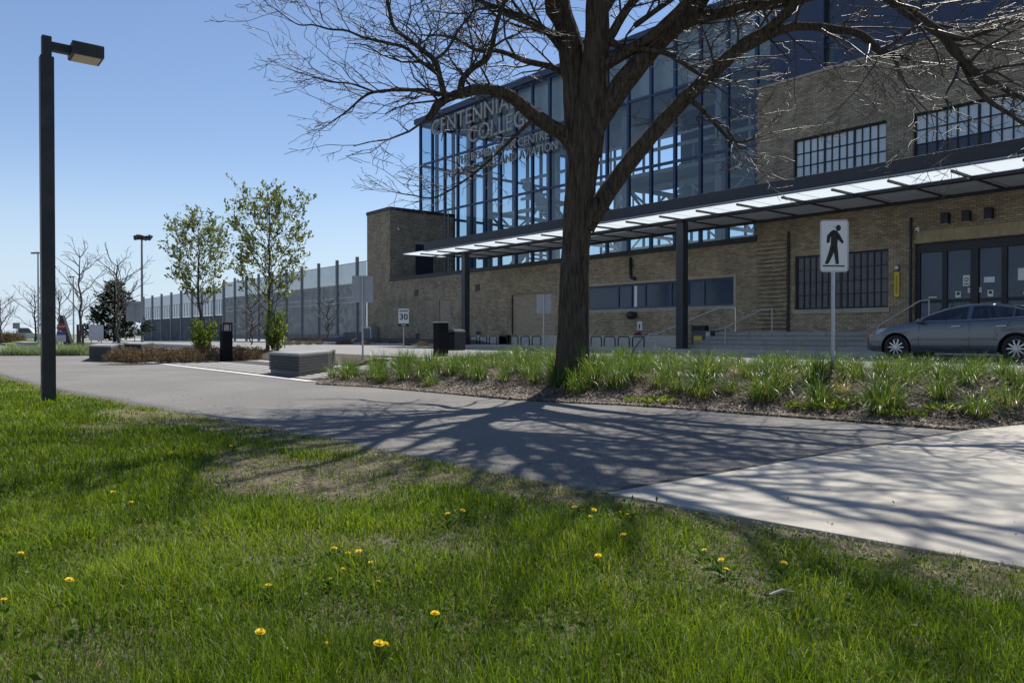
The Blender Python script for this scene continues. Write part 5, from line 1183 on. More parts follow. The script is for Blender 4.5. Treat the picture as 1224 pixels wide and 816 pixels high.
for (x, y) in ((2.35, .45), (2.35, 1.4), (3.35, .45), (3.35, 1.4)):
    se = MB(); se.bar((CRX + x, CRY + y, CRZ + .7), (CRX + x + .22, CRY + y, CRZ + 1.16), .5, .14, up=(1, 0, 0)); so_ = se.build('seat', m_seat, car, bevel=.03)
    MB().ball((CRX + x + .25, CRY + y, CRZ + 1.235), .13, 12, (.5, 1.0, .75)).build('headrest', m_seat, so_, smooth=True)
MB().box(CRX + 1.35, CRX + 1.75, CRY + .2, CRY + 1.62, CRZ + .78, CRZ + .99).build('dashboard', m_seat, car, bevel=.05)
sw = MB(); sw.tube([(CRX + 1.9 + .05 * math.sin(a), CRY + .5 + .18 * math.cos(a), CRZ + .98 + .17 * math.sin(a)) for a in lin(0, 2 * math.pi, 20)], .016, 6); sw.build('steering_wheel', m_trim, car)
def side_y(x, z): w = pin(x, HW); zt_ = pin(x, TOP); return CRY + W0 - w * yoff((z - .2) / (zt_ - .2), z)
dl = MB()
for (xa, za, xb, zb) in ((1.52, .36, 1.55, .93), (2.71, .30, 2.72, .98), (3.30, .62, 3.62, .98), (1.52, .30, 2.71, .28), (2.71, .28, 3.24, .30)):
    pts = [(CRX + xa + (xb - xa) * f, side_y(xa + (xb - xa) * f, za + (zb - za) * f) - .001, CRZ + za + (zb - za) * f) for f in lin(0, 1, 8)]; dl.tube(pts, .0045, 5)
dl.build('door_gap', m_trim, car)
for x in (2.42, 3.42):
    z = .865; hb = MB(); yv = side_y(x, z); hb.bar((CRX + x - .10, yv - .035, CRZ + z), (CRX + x + .12, yv - .03, CRZ + z + .012), .028, .034); hb.build('door_handle', m_alloy, car, bevel=.008)
MB().ball((CRX + 1.60, CRY - .09, CRZ + 1.0), .12, 12, (.75, 1.0, .62)).build('wing_mirror', m_paint, car, smooth=True)
MB().tube([(CRX + x, CRY + W0 - (pin(x, HW) * .955) - .003, CRZ + pin(x, TOP) + .012) for x in lin(1.45, 4.0, 24)], .010, 6).build('window_trim', m_alloy, car)
for side in (-1, 1):
    hl = MB(); P_ = []
    for x, zl, zh in ((.06, .575, .60), (.14, .575, .655), (.28, .60, .725), (.44, .655, .785), (.60, .735, .822), (.70, .80, .842)):
        for z in (zl, zh):
            tt = (z - .2) / (pin(x, TOP) - .2); P_.append((CRX + x, CRY + W0 + side * (pin(x, HW) * yoff(min(tt, 1), z) + .006), CRZ + z))
    hl.add(P_, [(2 * i, 2 * i + 2, 2 * i + 3, 2 * i + 1) for i in range(5)]); ho = hl.build('headlight', M('headlight lens', (.35, .36, .38), None, rough=.1, spec=.8, metal=.4) if 'headlight lens' not in bpy.data.materials else bpy.data.materials['headlight lens'], car)
    am = MB(); am.add([(p[0], p[1] + side * .004, p[2]) for p in (P_[0], P_[2], P_[4], P_[5], P_[3], P_[1])], [(0, 1, 2, 3, 4, 5)]); am.build('indicator', M('amber lens', (.55, .20, .06), None, rough=.25) if 'amber lens' not in bpy.data.materials else bpy.data.materials['amber lens'], ho)
def wheel(x, y, side):
    t0 = MB().lathe([(.215, 0), (.225, -.10), (.29, -.105), (.325, -.08), (.33, -.02), (.33, .05), (.32, .09), (.29, .105), (.225, .10), (.215, .0)], (CRX + x, y, CRZ + WR), 36, 'Y', False).build('wheel', m_trim, car, smooth=True)
    tag(t0, None)
    r_ = MB(); yo = y + side * .085; r_.lathe([(.228, -.05), (.228, .012), (.212, .014), (.208, -.05)], (CRX + x, yo, CRZ + WR), 32, 'Y', False)
    for k in range(10):
        a = k * math.pi / 5; d = Vector((math.cos(a), 0, math.sin(a))); c = Vector((CRX + x, yo, CRZ + WR)); r_.bar(c + d * .05 + Vector((0, side * .012, 0)), c + d * .215, .036, .026, up=(0, 1, 0))
    r_.lathe([(.045, -.02), (.045, .012), (.03, .016)], (CRX + x, yo + side * .012, CRZ + WR), 16, 'Y'); r_.build('rim', m_alloy, t0)
    MB().lathe([(.207, -.01), (.207, .0)], (CRX + x, yo - side * .055, CRZ + WR), 24, 'Y').build('brake_disc', m_trim, t0)
for x in WHX: wheel(x, CRY + .13, -1); wheel(x, CRY + 1.70, 1)
print('objects done')
# ------------------------------------------------------------------ grasses
def blades(root, az, lean, L, w, tint, levels=(0, .38, .72), curl=1.0, base_z=None):
    """tapering curved blades: root (m,3); lean = how far the tip leans out (radians-like)"""
    m = len(root); dirh = np.stack([np.cos(az), np.sin(az), np.zeros(m)], 1); sd = np.stack([-np.sin(az), np.cos(az), np.zeros(m)], 1)
    tw = rng.uniform(-.7, .7, m)[:, None]; sd = sd * np.cos(tw) + dirh * np.sin(tw); k = len(levels); V = np.empty((m, 2 * k + 1, 3))
    def at(t):
        th = lean * (0.25 + .75 * t ** curl); return root + dirh * (L * t * np.sin(th))[:, None] + np.array([0, 0, 1.0]) * (L * t * np.cos(th))[:, None]
    for i, t in enumerate(levels):
        c = at(t); hw = (w * (1 - .55 * t) / 2)[:, None]; V[:, 2 * i] = c - sd * hw; V[:, 2 * i + 1] = c + sd * hw
    V[:, 2 * k] = at(1.0); nb = 2 * k + 1; b = (np.arange(m) * nb)[:, None]
    F4 = np.concatenate([b + np.array([[2 * i, 2 * i + 1, 2 * i + 3, 2 * i + 2]]) for i in range(k - 1)]); F3 = b + np.array([[2 * k - 2, 2 * k - 1, 2 * k]])
    return V.reshape(-1, 3), F3, F4, np.repeat(tint, nb)
def to_px(x, y, z):
    zx = z - 1.0; xc = CS * x + CC * y; zc = -CC * x + CS * y; y2 = zx * math.cos(PIT) - zc * math.sin(PIT); z2 = zc * math.cos(PIT) + zx * math.sin(PIT)
    return CX + FPX * xc / z2, CY - FPX * y2 / z2, z2
# worn patches, surveyed as (centre u, centre v, half width, half height, how bare)
WORN = [(345, 577, 105, 20, 1.0), (430, 563, 80, 13, .85), (300, 552, 50, 11, .85), (420, 592, 60, 8, .7), (270, 512, 40, 7, .55), (195, 506, 60, 6, .65), (145, 496, 36, 5, .95), (112, 512, 46, 4, .7), (215, 497, 40, 4, .6),
        (330, 525, 60, 6, .75), (385, 537, 45, 7, .8), (700, 598, 70, 7, .8), (930, 644, 60, 11, .85), (1050, 664, 75, 10, .9), (1130, 692, 95, 12, .6), (1195, 715, 55, 12, .6), (540, 577, 60, 8, .65), (475, 601, 30, 6, .5), (610, 588, 50, 5, .7), (880, 625, 50, 6, .7), (455, 546, 40, 8, .5)]
GX, GY = np.arange(-30, 9.01, .06), np.arange(-5, 5.3, .06); ZG = np.zeros((len(GX), len(GY))); DG = np.ones_like(ZG); HG = np.ones_like(ZG)
for i, x in enumerate(GX):
    le = float(lawn_edge(x))
    for j, y in enumerate(GY):
        if -CC * x + CS * y < .3: DG[i, j] = .9 if le - y > .15 else 0; ZG[i, j] = lawn_z(x, y); continue
        e = le - y
        if e < -.05: DG[i, j] = 0; continue
        ZG[i, j] = lawn_z(x, y); u, v, d = to_px(x, y, 0.0); n1 = .5 * fbm(x, y, 1.8, 3); n2 = .5 * fbm(x, y, 6.0, 12)
        b = 0.0
        for (pu, pv, ru, rv, s) in WORN:
            q = ((u - pu) / ru) ** 2 + ((v - pv) / rv) ** 2
            if q < 2.6: b = max(b, s * min(1, max(0, 1.55 - q)))
        b = b * (.78 + 1.9 * n2 + .7 * fbm(x, y, 13.0, 31)) + max(0, n2 - .25) * .5
        b = max(b, .75 * max(0, 1 - e / .30) + .8 * n2 * (e < .5))
        DG[i, j] = np.clip(1 - b * 1.15, .0, 1); HG[i, j] = np.clip(.80 + 1.25 * n1 + .6 * n2, .30, 1.75) * (.55 + .45 * min(1, max(0, e) / 1.2)) * (.45 + .55 * DG[i, j])
def samp(G_, x, y):
    fx = np.clip((x - GX[0]) / .06, 0, len(GX) - 1.001); fy = np.clip((y - GY[0]) / .06, 0, len(GY) - 1.001); i, j = fx.astype(int), fy.astype(int); a, b = fx - i, fy - j
    return G_[i, j] * (1 - a) * (1 - b) + G_[i + 1, j] * a * (1 - b) + G_[i, j + 1] * (1 - a) * b + G_[i + 1, j + 1] * a * b
def scatter(n, dmin, dmax, pw):
    """points over the view's fan of ground, thinner with distance"""
    D = (dmin ** pw + rng.random(n) * (dmax ** pw - dmin ** pw)) ** (1 / pw); lat = D * rng.uniform(-.80, .80, n)
    return CS * lat - CC * D, CC * lat + CS * D, D
x, y, D = scatter(520000, 1.7, 21.0, .55)
# the lawn goes on beside and behind the picture's edges
n = 190000; D2 = (.25 + rng.random(n) * 11.0); l2 = D2 * rng.uniform(.78, 1.7, n) * np.where(rng.random(n) < .6, -1, 1); near = rng.random(n) < .22; D2[near] = rng.uniform(-1.5, 1.8, near.sum()); l2[near] = rng.uniform(-3.5, 3.5, near.sum())
x = np.concatenate([x, CS * l2 - CC * D2]); y = np.concatenate([y, CC * l2 + CS * D2]); D = np.concatenate([D, np.maximum(np.abs(D2), 1.0)])
ok = (x > -29) & (x < 8.9) & (y > -4.9) & (y < lawn_edge(x) - .01); x, y, D = x[ok], y[ok], D[ok]
dn = samp(DG, x, y); ok = rng.random(len(x)) < dn * 1.02; x, y, D, dn = x[ok], y[ok], D[ok], dn[ok]; m = len(x); print('lawn blades', m)
hg = samp(HG, x, y); z = samp(ZG, x, y) - .006
L_ = hg * rng.uniform(.045, .125, m); wd_ = (.0026 + .0011 * np.maximum(0, D - 2)) * rng.uniform(.7, 1.3, m); wd_ = np.minimum(wd_, .013)
patch = np.array([noise.noise(Vector((a * .75, b * .75, 77))) + .6 * noise.noise(Vector((a * 3.1, b * 3.1, 78))) for a, b in zip(x, y)]); tint = np.clip(rng.normal(.44, .20, m) + .10 * (hg - .8) + .26 * patch - .03, 0.02, .82); dry = rng.random(m) < (.022 + .35 * (1 - dn)); tint[dry] = rng.uniform(.84, 1.0, dry.sum()); L_[dry] *= .65
lean = np.clip(rng.uniform(.08, .95, m) + .7 * np.maximum(0, patch) * .6, .05, 1.4); lean[dry] = rng.uniform(.8, 1.5, dry.sum())
V, F3, F4, T = blades(np.stack([x, y, z], 1), rng.uniform(0, 6.283, m), lean, L_, wd_, tint, levels=(0, .45, .8))
link('lawn_grass', np_mesh('lawn_grass', V, F3, F4, m_grass, T)); tag(bpy.data.objects['lawn_grass'], 'green lawn grass, thin over worn patches', 'grass', kind='stuff')
# dry thatch lying on the worn ground
x, y, D = scatter(170000, 1.8, 16, .6); ok = (y < lawn_edge(x) - .0) & (y > -4.8); x, y, D = x[ok], y[ok], D[ok]; dn = samp(DG, x, y); ok = rng.random(len(x)) < np.clip(.95 - dn, .07, 1); x, y, D = x[ok], y[ok], D[ok]; m = len(x); print('thatch', m)
V, F3, F4, T = blades(np.stack([x, y, samp(ZG, x, y) + .006], 1), rng.uniform(0, 6.283, m), rng.uniform(1.25, 1.62, m), rng.uniform(.02, .07, m), np.minimum(.0022 + .0010 * np.maximum(0, D - 2), .009), np.where(rng.random(m) < .72, rng.uniform(.88, 1.0, m), rng.uniform(.1, .3, m)), levels=(0, .5), curl=.4)
link('dry_thatch', np_mesh('dry_thatch', V, F3, F4, m_grass, T)); tag(bpy.data.objects['dry_thatch'], 'dry straw coloured thatch lying over worn patches of the lawn', 'thatch', kind='stuff')
# broad clover-like leaves low in the lawn
x, y, D = scatter(22000, 1.7, 6, .6); ok = (y < lawn_edge(x) - .15) & (y > -4.8) & (samp(DG, x, y) > .5); x, y = x[ok], y[ok]; nn = np.array([noise.noise(Vector((a * .9, b * .9, 40))) for a, b in zip(x, y)]); ok = nn > .05; x, y = x[ok], y[ok]; m = len(x)
leaf_cloud('lawn_weeds', np.stack([x, y, samp(ZG, x, y) + rng.uniform(.015, .05, m)], 1), np.stack([rng.normal(0, 1, m), rng.normal(0, 1, m), np.full(m, .25)], 1), .018, m_dleaf, None, rng, .7)
tag(bpy.data.objects['lawn_weeds'], 'small broad weed leaves low among the lawn grass', 'weeds', kind='stuff')
x, y, D = scatter(5200, 1.7, 6, .7); nn = np.array([noise.noise(Vector((a * 1.6, b * 1.6, 55))) for a, b in zip(x, y)]); ok = (y < lawn_edge(x) - .15) & (y > -4.8) & (samp(DG, x, y) > .4) & (nn > .22); x, y = x[ok], y[ok]; m = len(x)
leaf_cloud('lawn_plantain', np.stack([x, y, samp(ZG, x, y) + rng.uniform(.01, .06, m)], 1), np.stack([rng.normal(0, 1, m), rng.normal(0, 1, m), np.full(m, .8)], 1), .036, m_dleaf, None, rng, .38); tag(bpy.data.objects['lawn_plantain'], 'patches of longer broad weed leaves in the lawn', 'weeds', kind='stuff')
# bits blown onto the path
n = 200; x = rng.uniform(-14, 4, n); y = lawn_edge(x) + np.abs(rng.normal(0, 1, n)) * 1.3; ok = y < 7.0; x, y = x[ok], y[ok]; m = len(x)
leaf_cloud('path_litter', np.stack([x, y, np.where(x > -3.2, .024, .016) + rng.uniform(0, .004, m)], 1), np.stack([rng.normal(0, 1, m), rng.normal(0, 1, m), np.full(m, .02)], 1), .020, m_brownsh, None, rng, .5); tag(bpy.data.objects['path_litter'], 'dry bits blown onto the path and the walkway', 'litter', kind='stuff')
# mulch chips on the bed
n = 34000; x = rng.uniform(-15, -2.7, n); y = bed_edge(x) + np.abs(rng.uniform(-.03, 1, n)) ** 1.5 * 3.9; ok = y < 11.3; x, y = x[ok], y[ok]; m = len(x)
z = np.array([bed_z(a, b) for a, b in zip(x, y)]) + .006; az = rng.uniform(0, 6.283, m); L_ = rng.uniform(.015, .07, m); w_ = L_ * rng.uniform(.15, .5, m); pt = rng.normal(0, .35, m); a = np.stack([np.cos(az) * np.cos(pt), np.sin(az) * np.cos(pt), np.sin(pt)], 1) * L_[:, None] / 2; b = np.stack([-np.sin(az), np.cos(az), rng.normal(0, .4, m)], 1) * w_[:, None] / 2; C = np.stack([x, y, z], 1)
up_ = np.array([0, 0, .006]); Q = np.stack([C - a - b, C + a - b, C + a + b, C - a + b, C - a - b * .6 + up_, C + a - b * .6 + up_, C + a + b * .6 + up_, C - a + b * .6 + up_], 1).reshape(-1, 3); bi = (np.arange(m) * 8)[:, None]
F4 = np.concatenate([bi + np.array([f_]) for f_ in ((4, 5, 6, 7), (0, 1, 5, 4), (1, 2, 6, 5), (2, 3, 7, 6), (3, 0, 4, 7))])
link('mulch_chips', np_mesh('mulch_chips', Q, np.zeros((0, 3), int), F4, m_chip)); tag(bpy.data.objects['mulch_chips'], 'loose bark chips over the planting bed', 'mulch', kind='stuff')

# ornamental tufts: six shapes, copied
def tuft_mesh(name, n, h, spread, seed, mat, wdt=.008, dryf=.12, stiff=1.0):
    r_ = np.random.default_rng(seed); az = r_.uniform(0, 6.283, n); rr = np.sqrt(r_.random(n)) * spread * .32; root = np.stack([rr * np.cos(az), rr * np.sin(az), np.full(n, -.02)], 1); az2 = az + r_.normal(0, .5, n)
    lean = np.clip(np.abs(r_.normal(.72, .48, n)) * stiff, .05, 1.7); L_ = h * r_.uniform(.55, 1.2, n); tint = np.clip(r_.normal(.42, .22, n), 0, .82); d = r_.random(n) < dryf; tint[d] = r_.uniform(.86, 1, d.sum()); lean[d] *= 1.3; L_[d] *= .75
    V, F3, F4, T = blades(root, az2, np.minimum(lean * 1.25, 2.2), L_, wdt * r_.uniform(.6, 1.3, n), tint, levels=(0, .3, .55, .8), curl=2.0)
    # brown old foot of the clump
    kb = n // 4; az = r_.uniform(0, 6.283, kb); rr = np.sqrt(r_.random(kb)) * spread * .4; V2, F32, F42, T2 = blades(np.stack([rr * np.cos(az), rr * np.sin(az), np.full(kb, -.02)], 1), az, np.clip(np.abs(r_.normal(.5, .4, kb)), .05, 1.4), h * r_.uniform(.18, .42, kb), np.full(kb, wdt), r_.uniform(.88, 1, kb), levels=(0, .3, .55, .8), curl=1.4); b = len(V)
    return np_mesh(name, np.concatenate([V, V2]), np.concatenate([F3, F32 + b]), np.concatenate([F4, F42 + b]), mat, np.concatenate([T, T2]))
TUFT = [tuft_mesh('tuft', n, h, s, 50 + i, m_tuft, dryf=dv) for i, (n, h, s, dv) in enumerate(((300, .46, .42, .08), (240, .40, .36, .10), (340, .50, .48, .08), (190, .38, .32, .16), (270, .44, .42, .12), (220, .36, .46, .2)))]
DRY = [tuft_mesh('tuft', 150, .34, .3, 71 + i, m_tuft, dryf=.85) for i in range(2)]
count = 0
def tuft(x, y, z, s, me, label, grp, name='ornamental_grass', cat='grass tuft'):
    global count; count += 1; o = link(name, me, None, (x, y, z)); o.rotation_euler = (rng.normal(0, .05), rng.normal(0, .05), rng.uniform(0, 6.28)); o.scale = (s, s, s * rng.uniform(.9, 1.1)); tag(o, label, cat, grp, 'thing'); return o
FRONT = [(690, 468, 1.0, 'front tuft of grass growing beside the foot of the big trunk'), (667, 462, .9, 'front tuft of grass just left of the big trunk'), (737, 463, .85, 'green tuft at the bed edge right of the big trunk'), (787, 462, .75, 'sparse dark tuft in the front row, between the trunk and the column'), (838, 474, 1.0, 'dense front tuft below the dark canopy column'), (872, 468, .7, 'small open tuft in the front row below the steps'),
 (912, 478, 1.1, 'large bright front tuft below the entrance steps'), (980, 484, .95, 'round front tuft under the pedestrian sign'), (1056, 493, 1.2, 'large front tuft with a dark foot below the front wheel of the car'), (1124, 476, 1.2, 'large upright tuft below the car doors'), (1168, 497, .9, 'half dry front tuft near the concrete walkway'), (1204, 484, 1.15, 'front tuft cut by the right edge of the picture'), (560, 450, .8, 'single front tuft left of the trunk on bare mulch'), (602, 455, .75, 'low front tuft between the bollard and the trunk'), (515, 446, .9, 'grey green tuft below the plain black bollard'),
 (385, 452, 1.0, 'leftmost tuft of the grass bed, beside the bench'), (418, 452, .95, 'second tuft from the left end of the grass bed'), (450, 452, .95, 'third tuft from the left end of the grass bed'), (484, 453, .9, 'fourth tuft from the left end of the grass bed')]
used = []
def ground_bed(u, v):
    d = ray(u, v); k = 5.0
    while k < 40:
        q = E0 + d * k
        if q.y > bed_edge(q.x) - .02 and q.z <= bed_z(q.x, q.y): break
        if q.z <= 0.012: break
        k += .03
    return q.x, max(q.y, float(bed_edge(q.x)) + .08), bed_z(q.x, max(q.y, float(bed_edge(q.x)) + .08))
FRONT += [(664, 452, .95, 'tuft of grass hugging the left side of the trunk foot'), (712, 455, 1.0, 'tuft of grass hugging the right side of the trunk foot'), (640, 456, .9, 'second front tuft left of the big trunk'), (688, 455, .8, 'small tuft right in front of the trunk foot')]
for i, (u, v, s, lab) in enumerate(FRONT):
    x, y, z = ground_bed(u, v); tuft(x, y, z, s * (1.1 if u < 1000 else .92), TUFT[i % 6], lab, 'tufts along the front of the grass bed'); used.append((x, y, .40))
for (u, v, lab) in ((1008, 470, 'brown withered tuft right of the pedestrian sign post'), (527, 441, 'brown withered tuft at the foot of the plain black bollard')):
    x, y, z = ground_bed(u, v); tuft(x, y, z, 1.0, DRY[0], lab, 'withered tufts'); used.append((x, y, .4))
tries = 0
while tries < 5000:
    tries += 1; x = rng.uniform(-14.9, -2.95); be = float(bed_edge(x)); y = rng.uniform(be + (.35 if x < -11.2 else .8), 11.2)
    if x > bed_right(y) - .28: continue
    if any((x - a) ** 2 + (y - b) ** 2 < (c if y < be + 1.9 else .30) ** 2 for a, b, c in used): continue
    if (x - TB.x) ** 2 + (y - TB.y) ** 2 < .36 ** 2: continue
    used.append((x, y, .42)); u, v, d = to_px(x, y, .4)
    zone = ('green grass tuft in the crowded left part of the bed before the bench and bollard', 'green grass tuft in the back rows left of the big trunk', 'green grass tuft in the back rows between the big trunk and the column', 'green grass tuft in the back rows before the entrance steps', 'green grass tuft in the back rows before the car')[0 if u < 500 else 1 if u < 675 else 2 if u < 830 else 3 if u < 1030 else 4]
    s = rng.uniform(.82, 1.12) * (.95 if u < 560 else 1.0) * (1.0 - .32 * float(ss(1.2, 2.6, y - be))); tuft(x, y, bed_z(x, y), s, TUFT[int(rng.integers(0, 6))] if rng.random() > .05 else DRY[1], zone, zone.replace('green grass tuft', 'tufts'))
print('tufts', count)
# lime green weeds at the bed's edge
def weed_mesh(seed):
    r_ = np.random.default_rng(seed); n = 150; az = r_.uniform(0, 6.283, n); rr = np.sqrt(r_.random(n)) * .22; C = np.stack([rr * np.cos(az), rr * np.sin(az) * .8, .015 + .09 * r_.random(n) * (1 - rr / .3)], 1); d = np.stack([np.cos(az), np.sin(az), r_.uniform(.1, .9, n)], 1)
    o = leaf_cloud('tmpw', C, d, .075, m_shrub, None, r_, .45); me = o.data; bpy.data.objects.remove(o); me.name = 'weed'; return me
WEED = [weed_mesh(80), weed_mesh(81)]
for i, (u, v, s, lab) in enumerate(((761, 480, .75, 'lime green weed at the path edge, leftmost of the low weeds'), (790, 482, 1.05, 'broad lime green weed at the path edge below the column'), (816, 468, .8, 'lime weed set back in the mulch, below the column'), (957, 489, .9, 'lime weed at the path edge left below the pedestrian sign'), (988, 490, 1.15, 'spreading lime weed at the path edge under the pedestrian sign'), (1017, 482, .9, 'lime weed set back right of the pedestrian sign post'), (1080, 498, 1.0, 'yellow green weed at the path edge below the car front'), (1130, 491, .9, 'yellow green weed below the car doors'), (712, 462, .5, 'small lime weed right of the trunk foot'))):
    x, y, z = ground_bed(u, v); o = link('low_weed', WEED[i % 2], None, (x, y, z)); o.rotation_euler = (0, 0, i); o.scale = (s, s, s * .9); tag(o, lab, 'weed', 'lime green weeds along the bed edge')
# thin bare sapling leaning in the bed
x, y, z = ground_bed(752, 436); t = thing('sapling', 'thin dark leaning bare twig growing from the bed before the handrail', 'sapling', (x, y, z)); a = PD(752, 428, 12.8); 
MB().tube([(x, y, z - .05), PD(757, 418, 12.8), PD(768, 404, 12.7), PD(782, 392, 12.6)], [.012, .011, .008, .004], 6).build('stem', m_twig, t); MB().tube([PD(768, 404, 12.7), PD(765, 396, 12.7), PD(760, 388, 12.7)], [.006, .005, .003], 5).build('side_twig', m_twig, t); MB().tube([PD(776, 397, 12.65), PD(790, 393, 12.7), PD(800, 394, 12.7)], [.005, .004, .003], 5).build('side_twig', m_twig, t)

# brown shrubs beyond the path and pale grasses at the far left
def mound_mesh(seed):
    r_ = np.random.default_rng(seed); a = tuft_mesh('tmpm', 200, .46, 1.0, seed, m_brownsh, wdt=.013, dryf=.3, stiff=1.3); n = 900
    az = r_.uniform(0, 6.283, n); el = np.arcsin(r_.random(n)); k = .55 + .45 * r_.random(n) ** .5 + .1 * np.sin(az * 3 + seed); C = np.stack([np.cos(az) * np.cos(el) * k * .55, np.sin(az) * np.cos(el) * k * .55, .04 + np.sin(el) * k * .42], 1)
    o = leaf_cloud('tmpq', C, C + np.array([0, 0, .2]), .07, m_brownsh, None, r_, .45, tint=np.clip(r_.normal(.5, .25, n), 0, 1)); me2 = o.data; bpy.data.objects.remove(o)
    nv = len(a.vertices); v1 = np.empty(nv * 3, np.float32); a.vertices.foreach_get('co', v1); n2 = len(me2.vertices); v2 = np.empty(n2 * 3, np.float32); me2.vertices.foreach_get('co', v2)
    t1 = np.empty(nv, np.float32); a.attributes['tint'].data.foreach_get('value', t1); t2 = np.empty(n2, np.float32); me2.attributes['tint'].data.foreach_get('value', t2)
    f3 = [tuple(p.vertices) for p in a.polygons if len(p.vertices) == 3]; f4 = [tuple(p.vertices) for p in a.polygons if len(p.vertices) == 4] + [tuple(i + nv for i in p.vertices) for p in me2.polygons]
    return np_mesh('brown_shrub', np.concatenate([v1.reshape(-1, 3), v2.reshape(-1, 3)]), np.array(f3), np.array(f4), m_brownsh, np.concatenate([t1, t2]))
BR_ = [mound_mesh(90 + i) for i in range(3)]
k = 0
for (u, v, s) in ((140, 431, .8), (153, 431, 1.0), (168, 431, .9), (183, 430.5, 1.0), (198, 430, .9), (213, 430, 1.0), (229, 430, .85), (245, 429, 1.0), (258, 428, .9), (286, 428, 1.0), (299, 428, .9), (310, 427, .9), (283, 426, .9), (160, 426, .8), (190, 425, .75), (222, 425, .8), (176, 423, .7)):
    q = PZ(u, v, .12); lab = 'reddish brown dry shrub left of the bollard, along the path' if u < 262 else 'reddish brown dry shrub between the bollard and the slatted bench'
    tuft(q.x, q.y, .08, s, BR_[k % 3], lab, 'dry shrubs ' + ('left of the bollard' if u < 262 else 'right of the bollard'), 'dry_shrub', 'shrub'); k += 1
PG = [tuft_mesh('pale_grass', 200, .62, .8, 95 + i, m_palegr, wdt=.018, dryf=.05) for i in range(2)]
for u in (4, 14, 22, 30, 38, 46, 68, 76, 84, 92, 100):
    for dd in (0, 1):
        q = PZ(u + 4 * dd, 424.5 - 3 * dd, .02); lab = 'pale green grass clump at the far left, ' + ('left' if u < 52 else 'right') + ' of the dark lamp post'
        tuft(q.x, q.y, .03, rng.uniform(.7, 1.0), PG[dd], lab, 'pale clumps ' + ('left' if u < 52 else 'right') + ' of the lamp post', 'grass_clump', 'grass clump')
HB = tuft_mesh('hedge_bush', 700, 1.3, 2.2, 99, m_brownsh, wdt=.045, dryf=.3, stiff=.9)
for i, (u, D) in enumerate(((-6, 78), (3, 77), (11, 78), (19, 80))):
    q = fp(u, D); tuft(q.x, q.y, 0, 1.0, HB, 'brown leafless bush of the hedge at the left edge of the picture', 'bushes of the brown hedge', 'hedge_bush', 'bush')
q = fp(184, 38); tuft(q.x, q.y, .05, .8, PG[0], 'small pale green clump right of the farther of the two far benches', None, 'grass_clump', 'grass clump')
# low dark plants along the foot of the fence and wing
for i, (u, D) in enumerate(((345, 46), (357, 47), (369, 47), (381, 48), (407, 48), (415, 48), (436, 46), (452, 48), (470, 46), (490, 43), (505, 41))):
    q = fp(u, D); q.z = float(hter(q.x, q.y)); tuft(q.x, q.y, q.z + .02, .6, BR_[i % 3], 'low brown plant in the bed under the ' + ('mesh fence' if u < 440 else 'brick corner block'), 'low plants under the ' + ('fence' if u < 440 else 'corner block'), 'low_plant', 'plant')

# ------------------------------------------------------------------ dandelions
def dandelion_parts():
    r_ = np.random.default_rng(3); V, F_, T = [], [], []
    for layer, (rr, nn, el) in enumerate(((.021, 20, .12), (.017, 16, .45), (.011, 12, .85), (.006, 7, 1.2))):
        for k in range(nn):
            a = k * 6.283 / nn + layer * .3; d = np.array([math.cos(a) * math.cos(el), math.sin(a) * math.cos(el), math.sin(el)]); s = np.array([-math.sin(a), math.cos(a), 0]) * .0022; b = len(V); z0 = np.array([0, 0, .002 * layer])
            V += [z0 - s * .5, z0 + s * .5, z0 + d * rr + s, z0 + d * rr - s]; F_.append((b, b + 1, b + 2, b + 3)); T += [r_.random()] * 4
    head = np_mesh('flower_head', np.array(V), np.zeros((0, 3), int), np.array(F_), m_petal, np.array(T))
    C, D_ = [], []
    for k in range(11):
        a = k * 2.4; C.append((0, 0, .01)); D_.append((math.cos(a), math.sin(a), .2))
    o = leaf_cloud('tmpl', np.array(C, float), np.array(D_), .085, m_dleaf, None, r_, .2); leaves = o.data; bpy.data.objects.remove(o); leaves.name = 'leaves'
    return head, leaves
HEAD, LEAV = dandelion_parts(); STEM = {}
def dandelion(u, v, s, label, grp):
    q = PZ(u, v, .07)
    for _ in range(4): q = PZ(u, v, lawn_z(q.x, q.y) + .075 * s)
    z0 = lawn_z(q.x, q.y); h = q.z - z0; t = thing('dandelion', label, 'dandelion', (q.x, q.y, z0), grp); hd_ = link('flower_head', HEAD, t, (0, 0, h)); hd_.scale = (s, s, s); hd_.rotation_euler = (rng.normal(0, .25), rng.normal(0, .25), rng.uniform(0, 6))
    key = round(h, 2)
    if key not in STEM:
        tmp = MB().tube([(.004, .003, -.01), (0, .002, h * .5), (0, 0, h)], .0018, 6).build('stem', m_stemg); STEM[key] = tmp.data; bpy.data.objects.remove(tmp)
    st_ = link('stem', STEM[key], t); st_.scale = (1, 1, h / max(key, .01)); lf = link('leaves', LEAV, t); lf.rotation_euler = (0, 0, rng.uniform(0, 6))
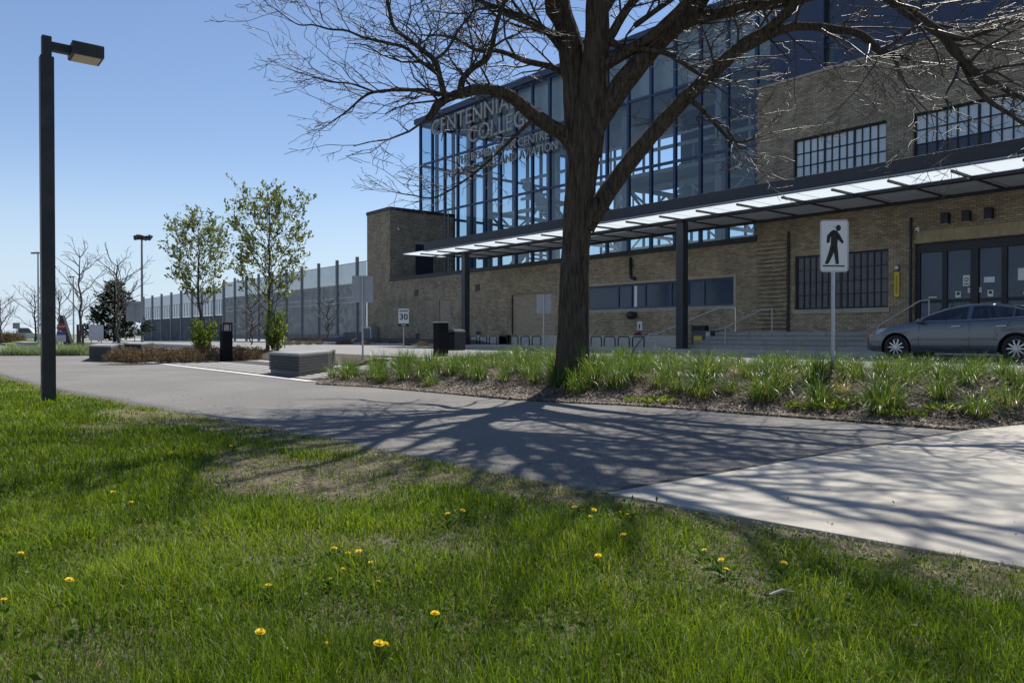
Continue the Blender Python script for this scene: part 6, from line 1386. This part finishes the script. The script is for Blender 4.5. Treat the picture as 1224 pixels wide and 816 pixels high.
CL = [('yellow dandelion of the loose cluster in the lawn left of centre', 'cluster left of centre', [(400, 655), (410, 680), (416, 661), (429, 659), (443, 672), (452, 695), (395, 692)]),
 ('yellow dandelion of the pair near the bottom edge of the lawn', 'pair at the bottom edge', [(347, 777), (389, 769)]), ('yellow dandelion by the left worn patch, in the row of three', 'row of three by the worn patch', [(204, 541), (217, 543), (255, 544)]), ('yellow dandelion of the three in the left middle of the lawn', 'three at the left middle', [(135, 588), (155, 587), (157, 600)]),
 ('yellow dandelion near the foot of the dark lamp post', 'group at the lamp post foot', [(22, 491), (59, 488), (48, 500), (34, 493)]), ('yellow dandelion of the pair above the middle of the lawn', 'pair above the middle', [(535, 614), (553, 610)]), ('yellow dandelion among broad leaves near the corner of the concrete walkway', 'row by the walkway corner', [(687, 606), (698, 609), (710, 609), (741, 612), (750, 615), (706, 617)]),
 ('yellow dandelion of the three right of the lawn middle below the concrete', 'three below the concrete', [(842, 657), (862, 669), (868, 680)]), ('small yellow dandelion of the close pair in the bottom middle', 'pair in the bottom middle', [(453, 769), (461, 770)])]
for lab, grp, pts in CL:
    for (u, v) in pts: dandelion(u, v, rng.uniform(.5, .82), lab, 'dandelions: ' + grp)
for (u, v, lab) in ((4, 717, 'yellow dandelion cut by the left edge of the picture'), (25, 661, 'yellow dandelion near the left edge, above the one cut by the edge'), (83, 693, 'bright yellow dandelion in pale grass at the lower left'), (320, 700, 'single yellow dandelion in the shade, left of the loose cluster'), (311, 755, 'wide open yellow dandelion near the bottom, left of the bottom pair'), (520, 733, 'single wide yellow dandelion in the bottom middle of the lawn'), (745, 639, 'single large yellow dandelion below the row at the walkway corner'), (715, 664, 'single yellow dandelion left below the large one near the walkway'), (937, 673, 'single yellow dandelion farthest right in the lawn'), (276, 533, 'lone yellow dandelion on the worn patch near the path edge')):
    dandelion(u, v, rng.uniform(.62, .85), lab, 'single dandelions in the lawn')
# a dead twig and a few fallen leaves on the grass
q = PZ(935, 709, .05); t = thing('dead_twig', 'short pale dead twig lying in the grass at the lower right', 'twig', (q.x, q.y, q.z)); MB().tube([(q.x - .02, q.y - .05, q.z), (q.x, q.y, q.z + .012), (q.x + .015, q.y + .05, q.z)], [.006, .006, .004], 6).build('stem', m_galv if False else m_sill, t); MB().tube([(q.x, q.y, q.z + .012), (q.x + .03, q.y + .01, q.z + .02)], [.004, .002], 5).build('stub', m_sill, t)
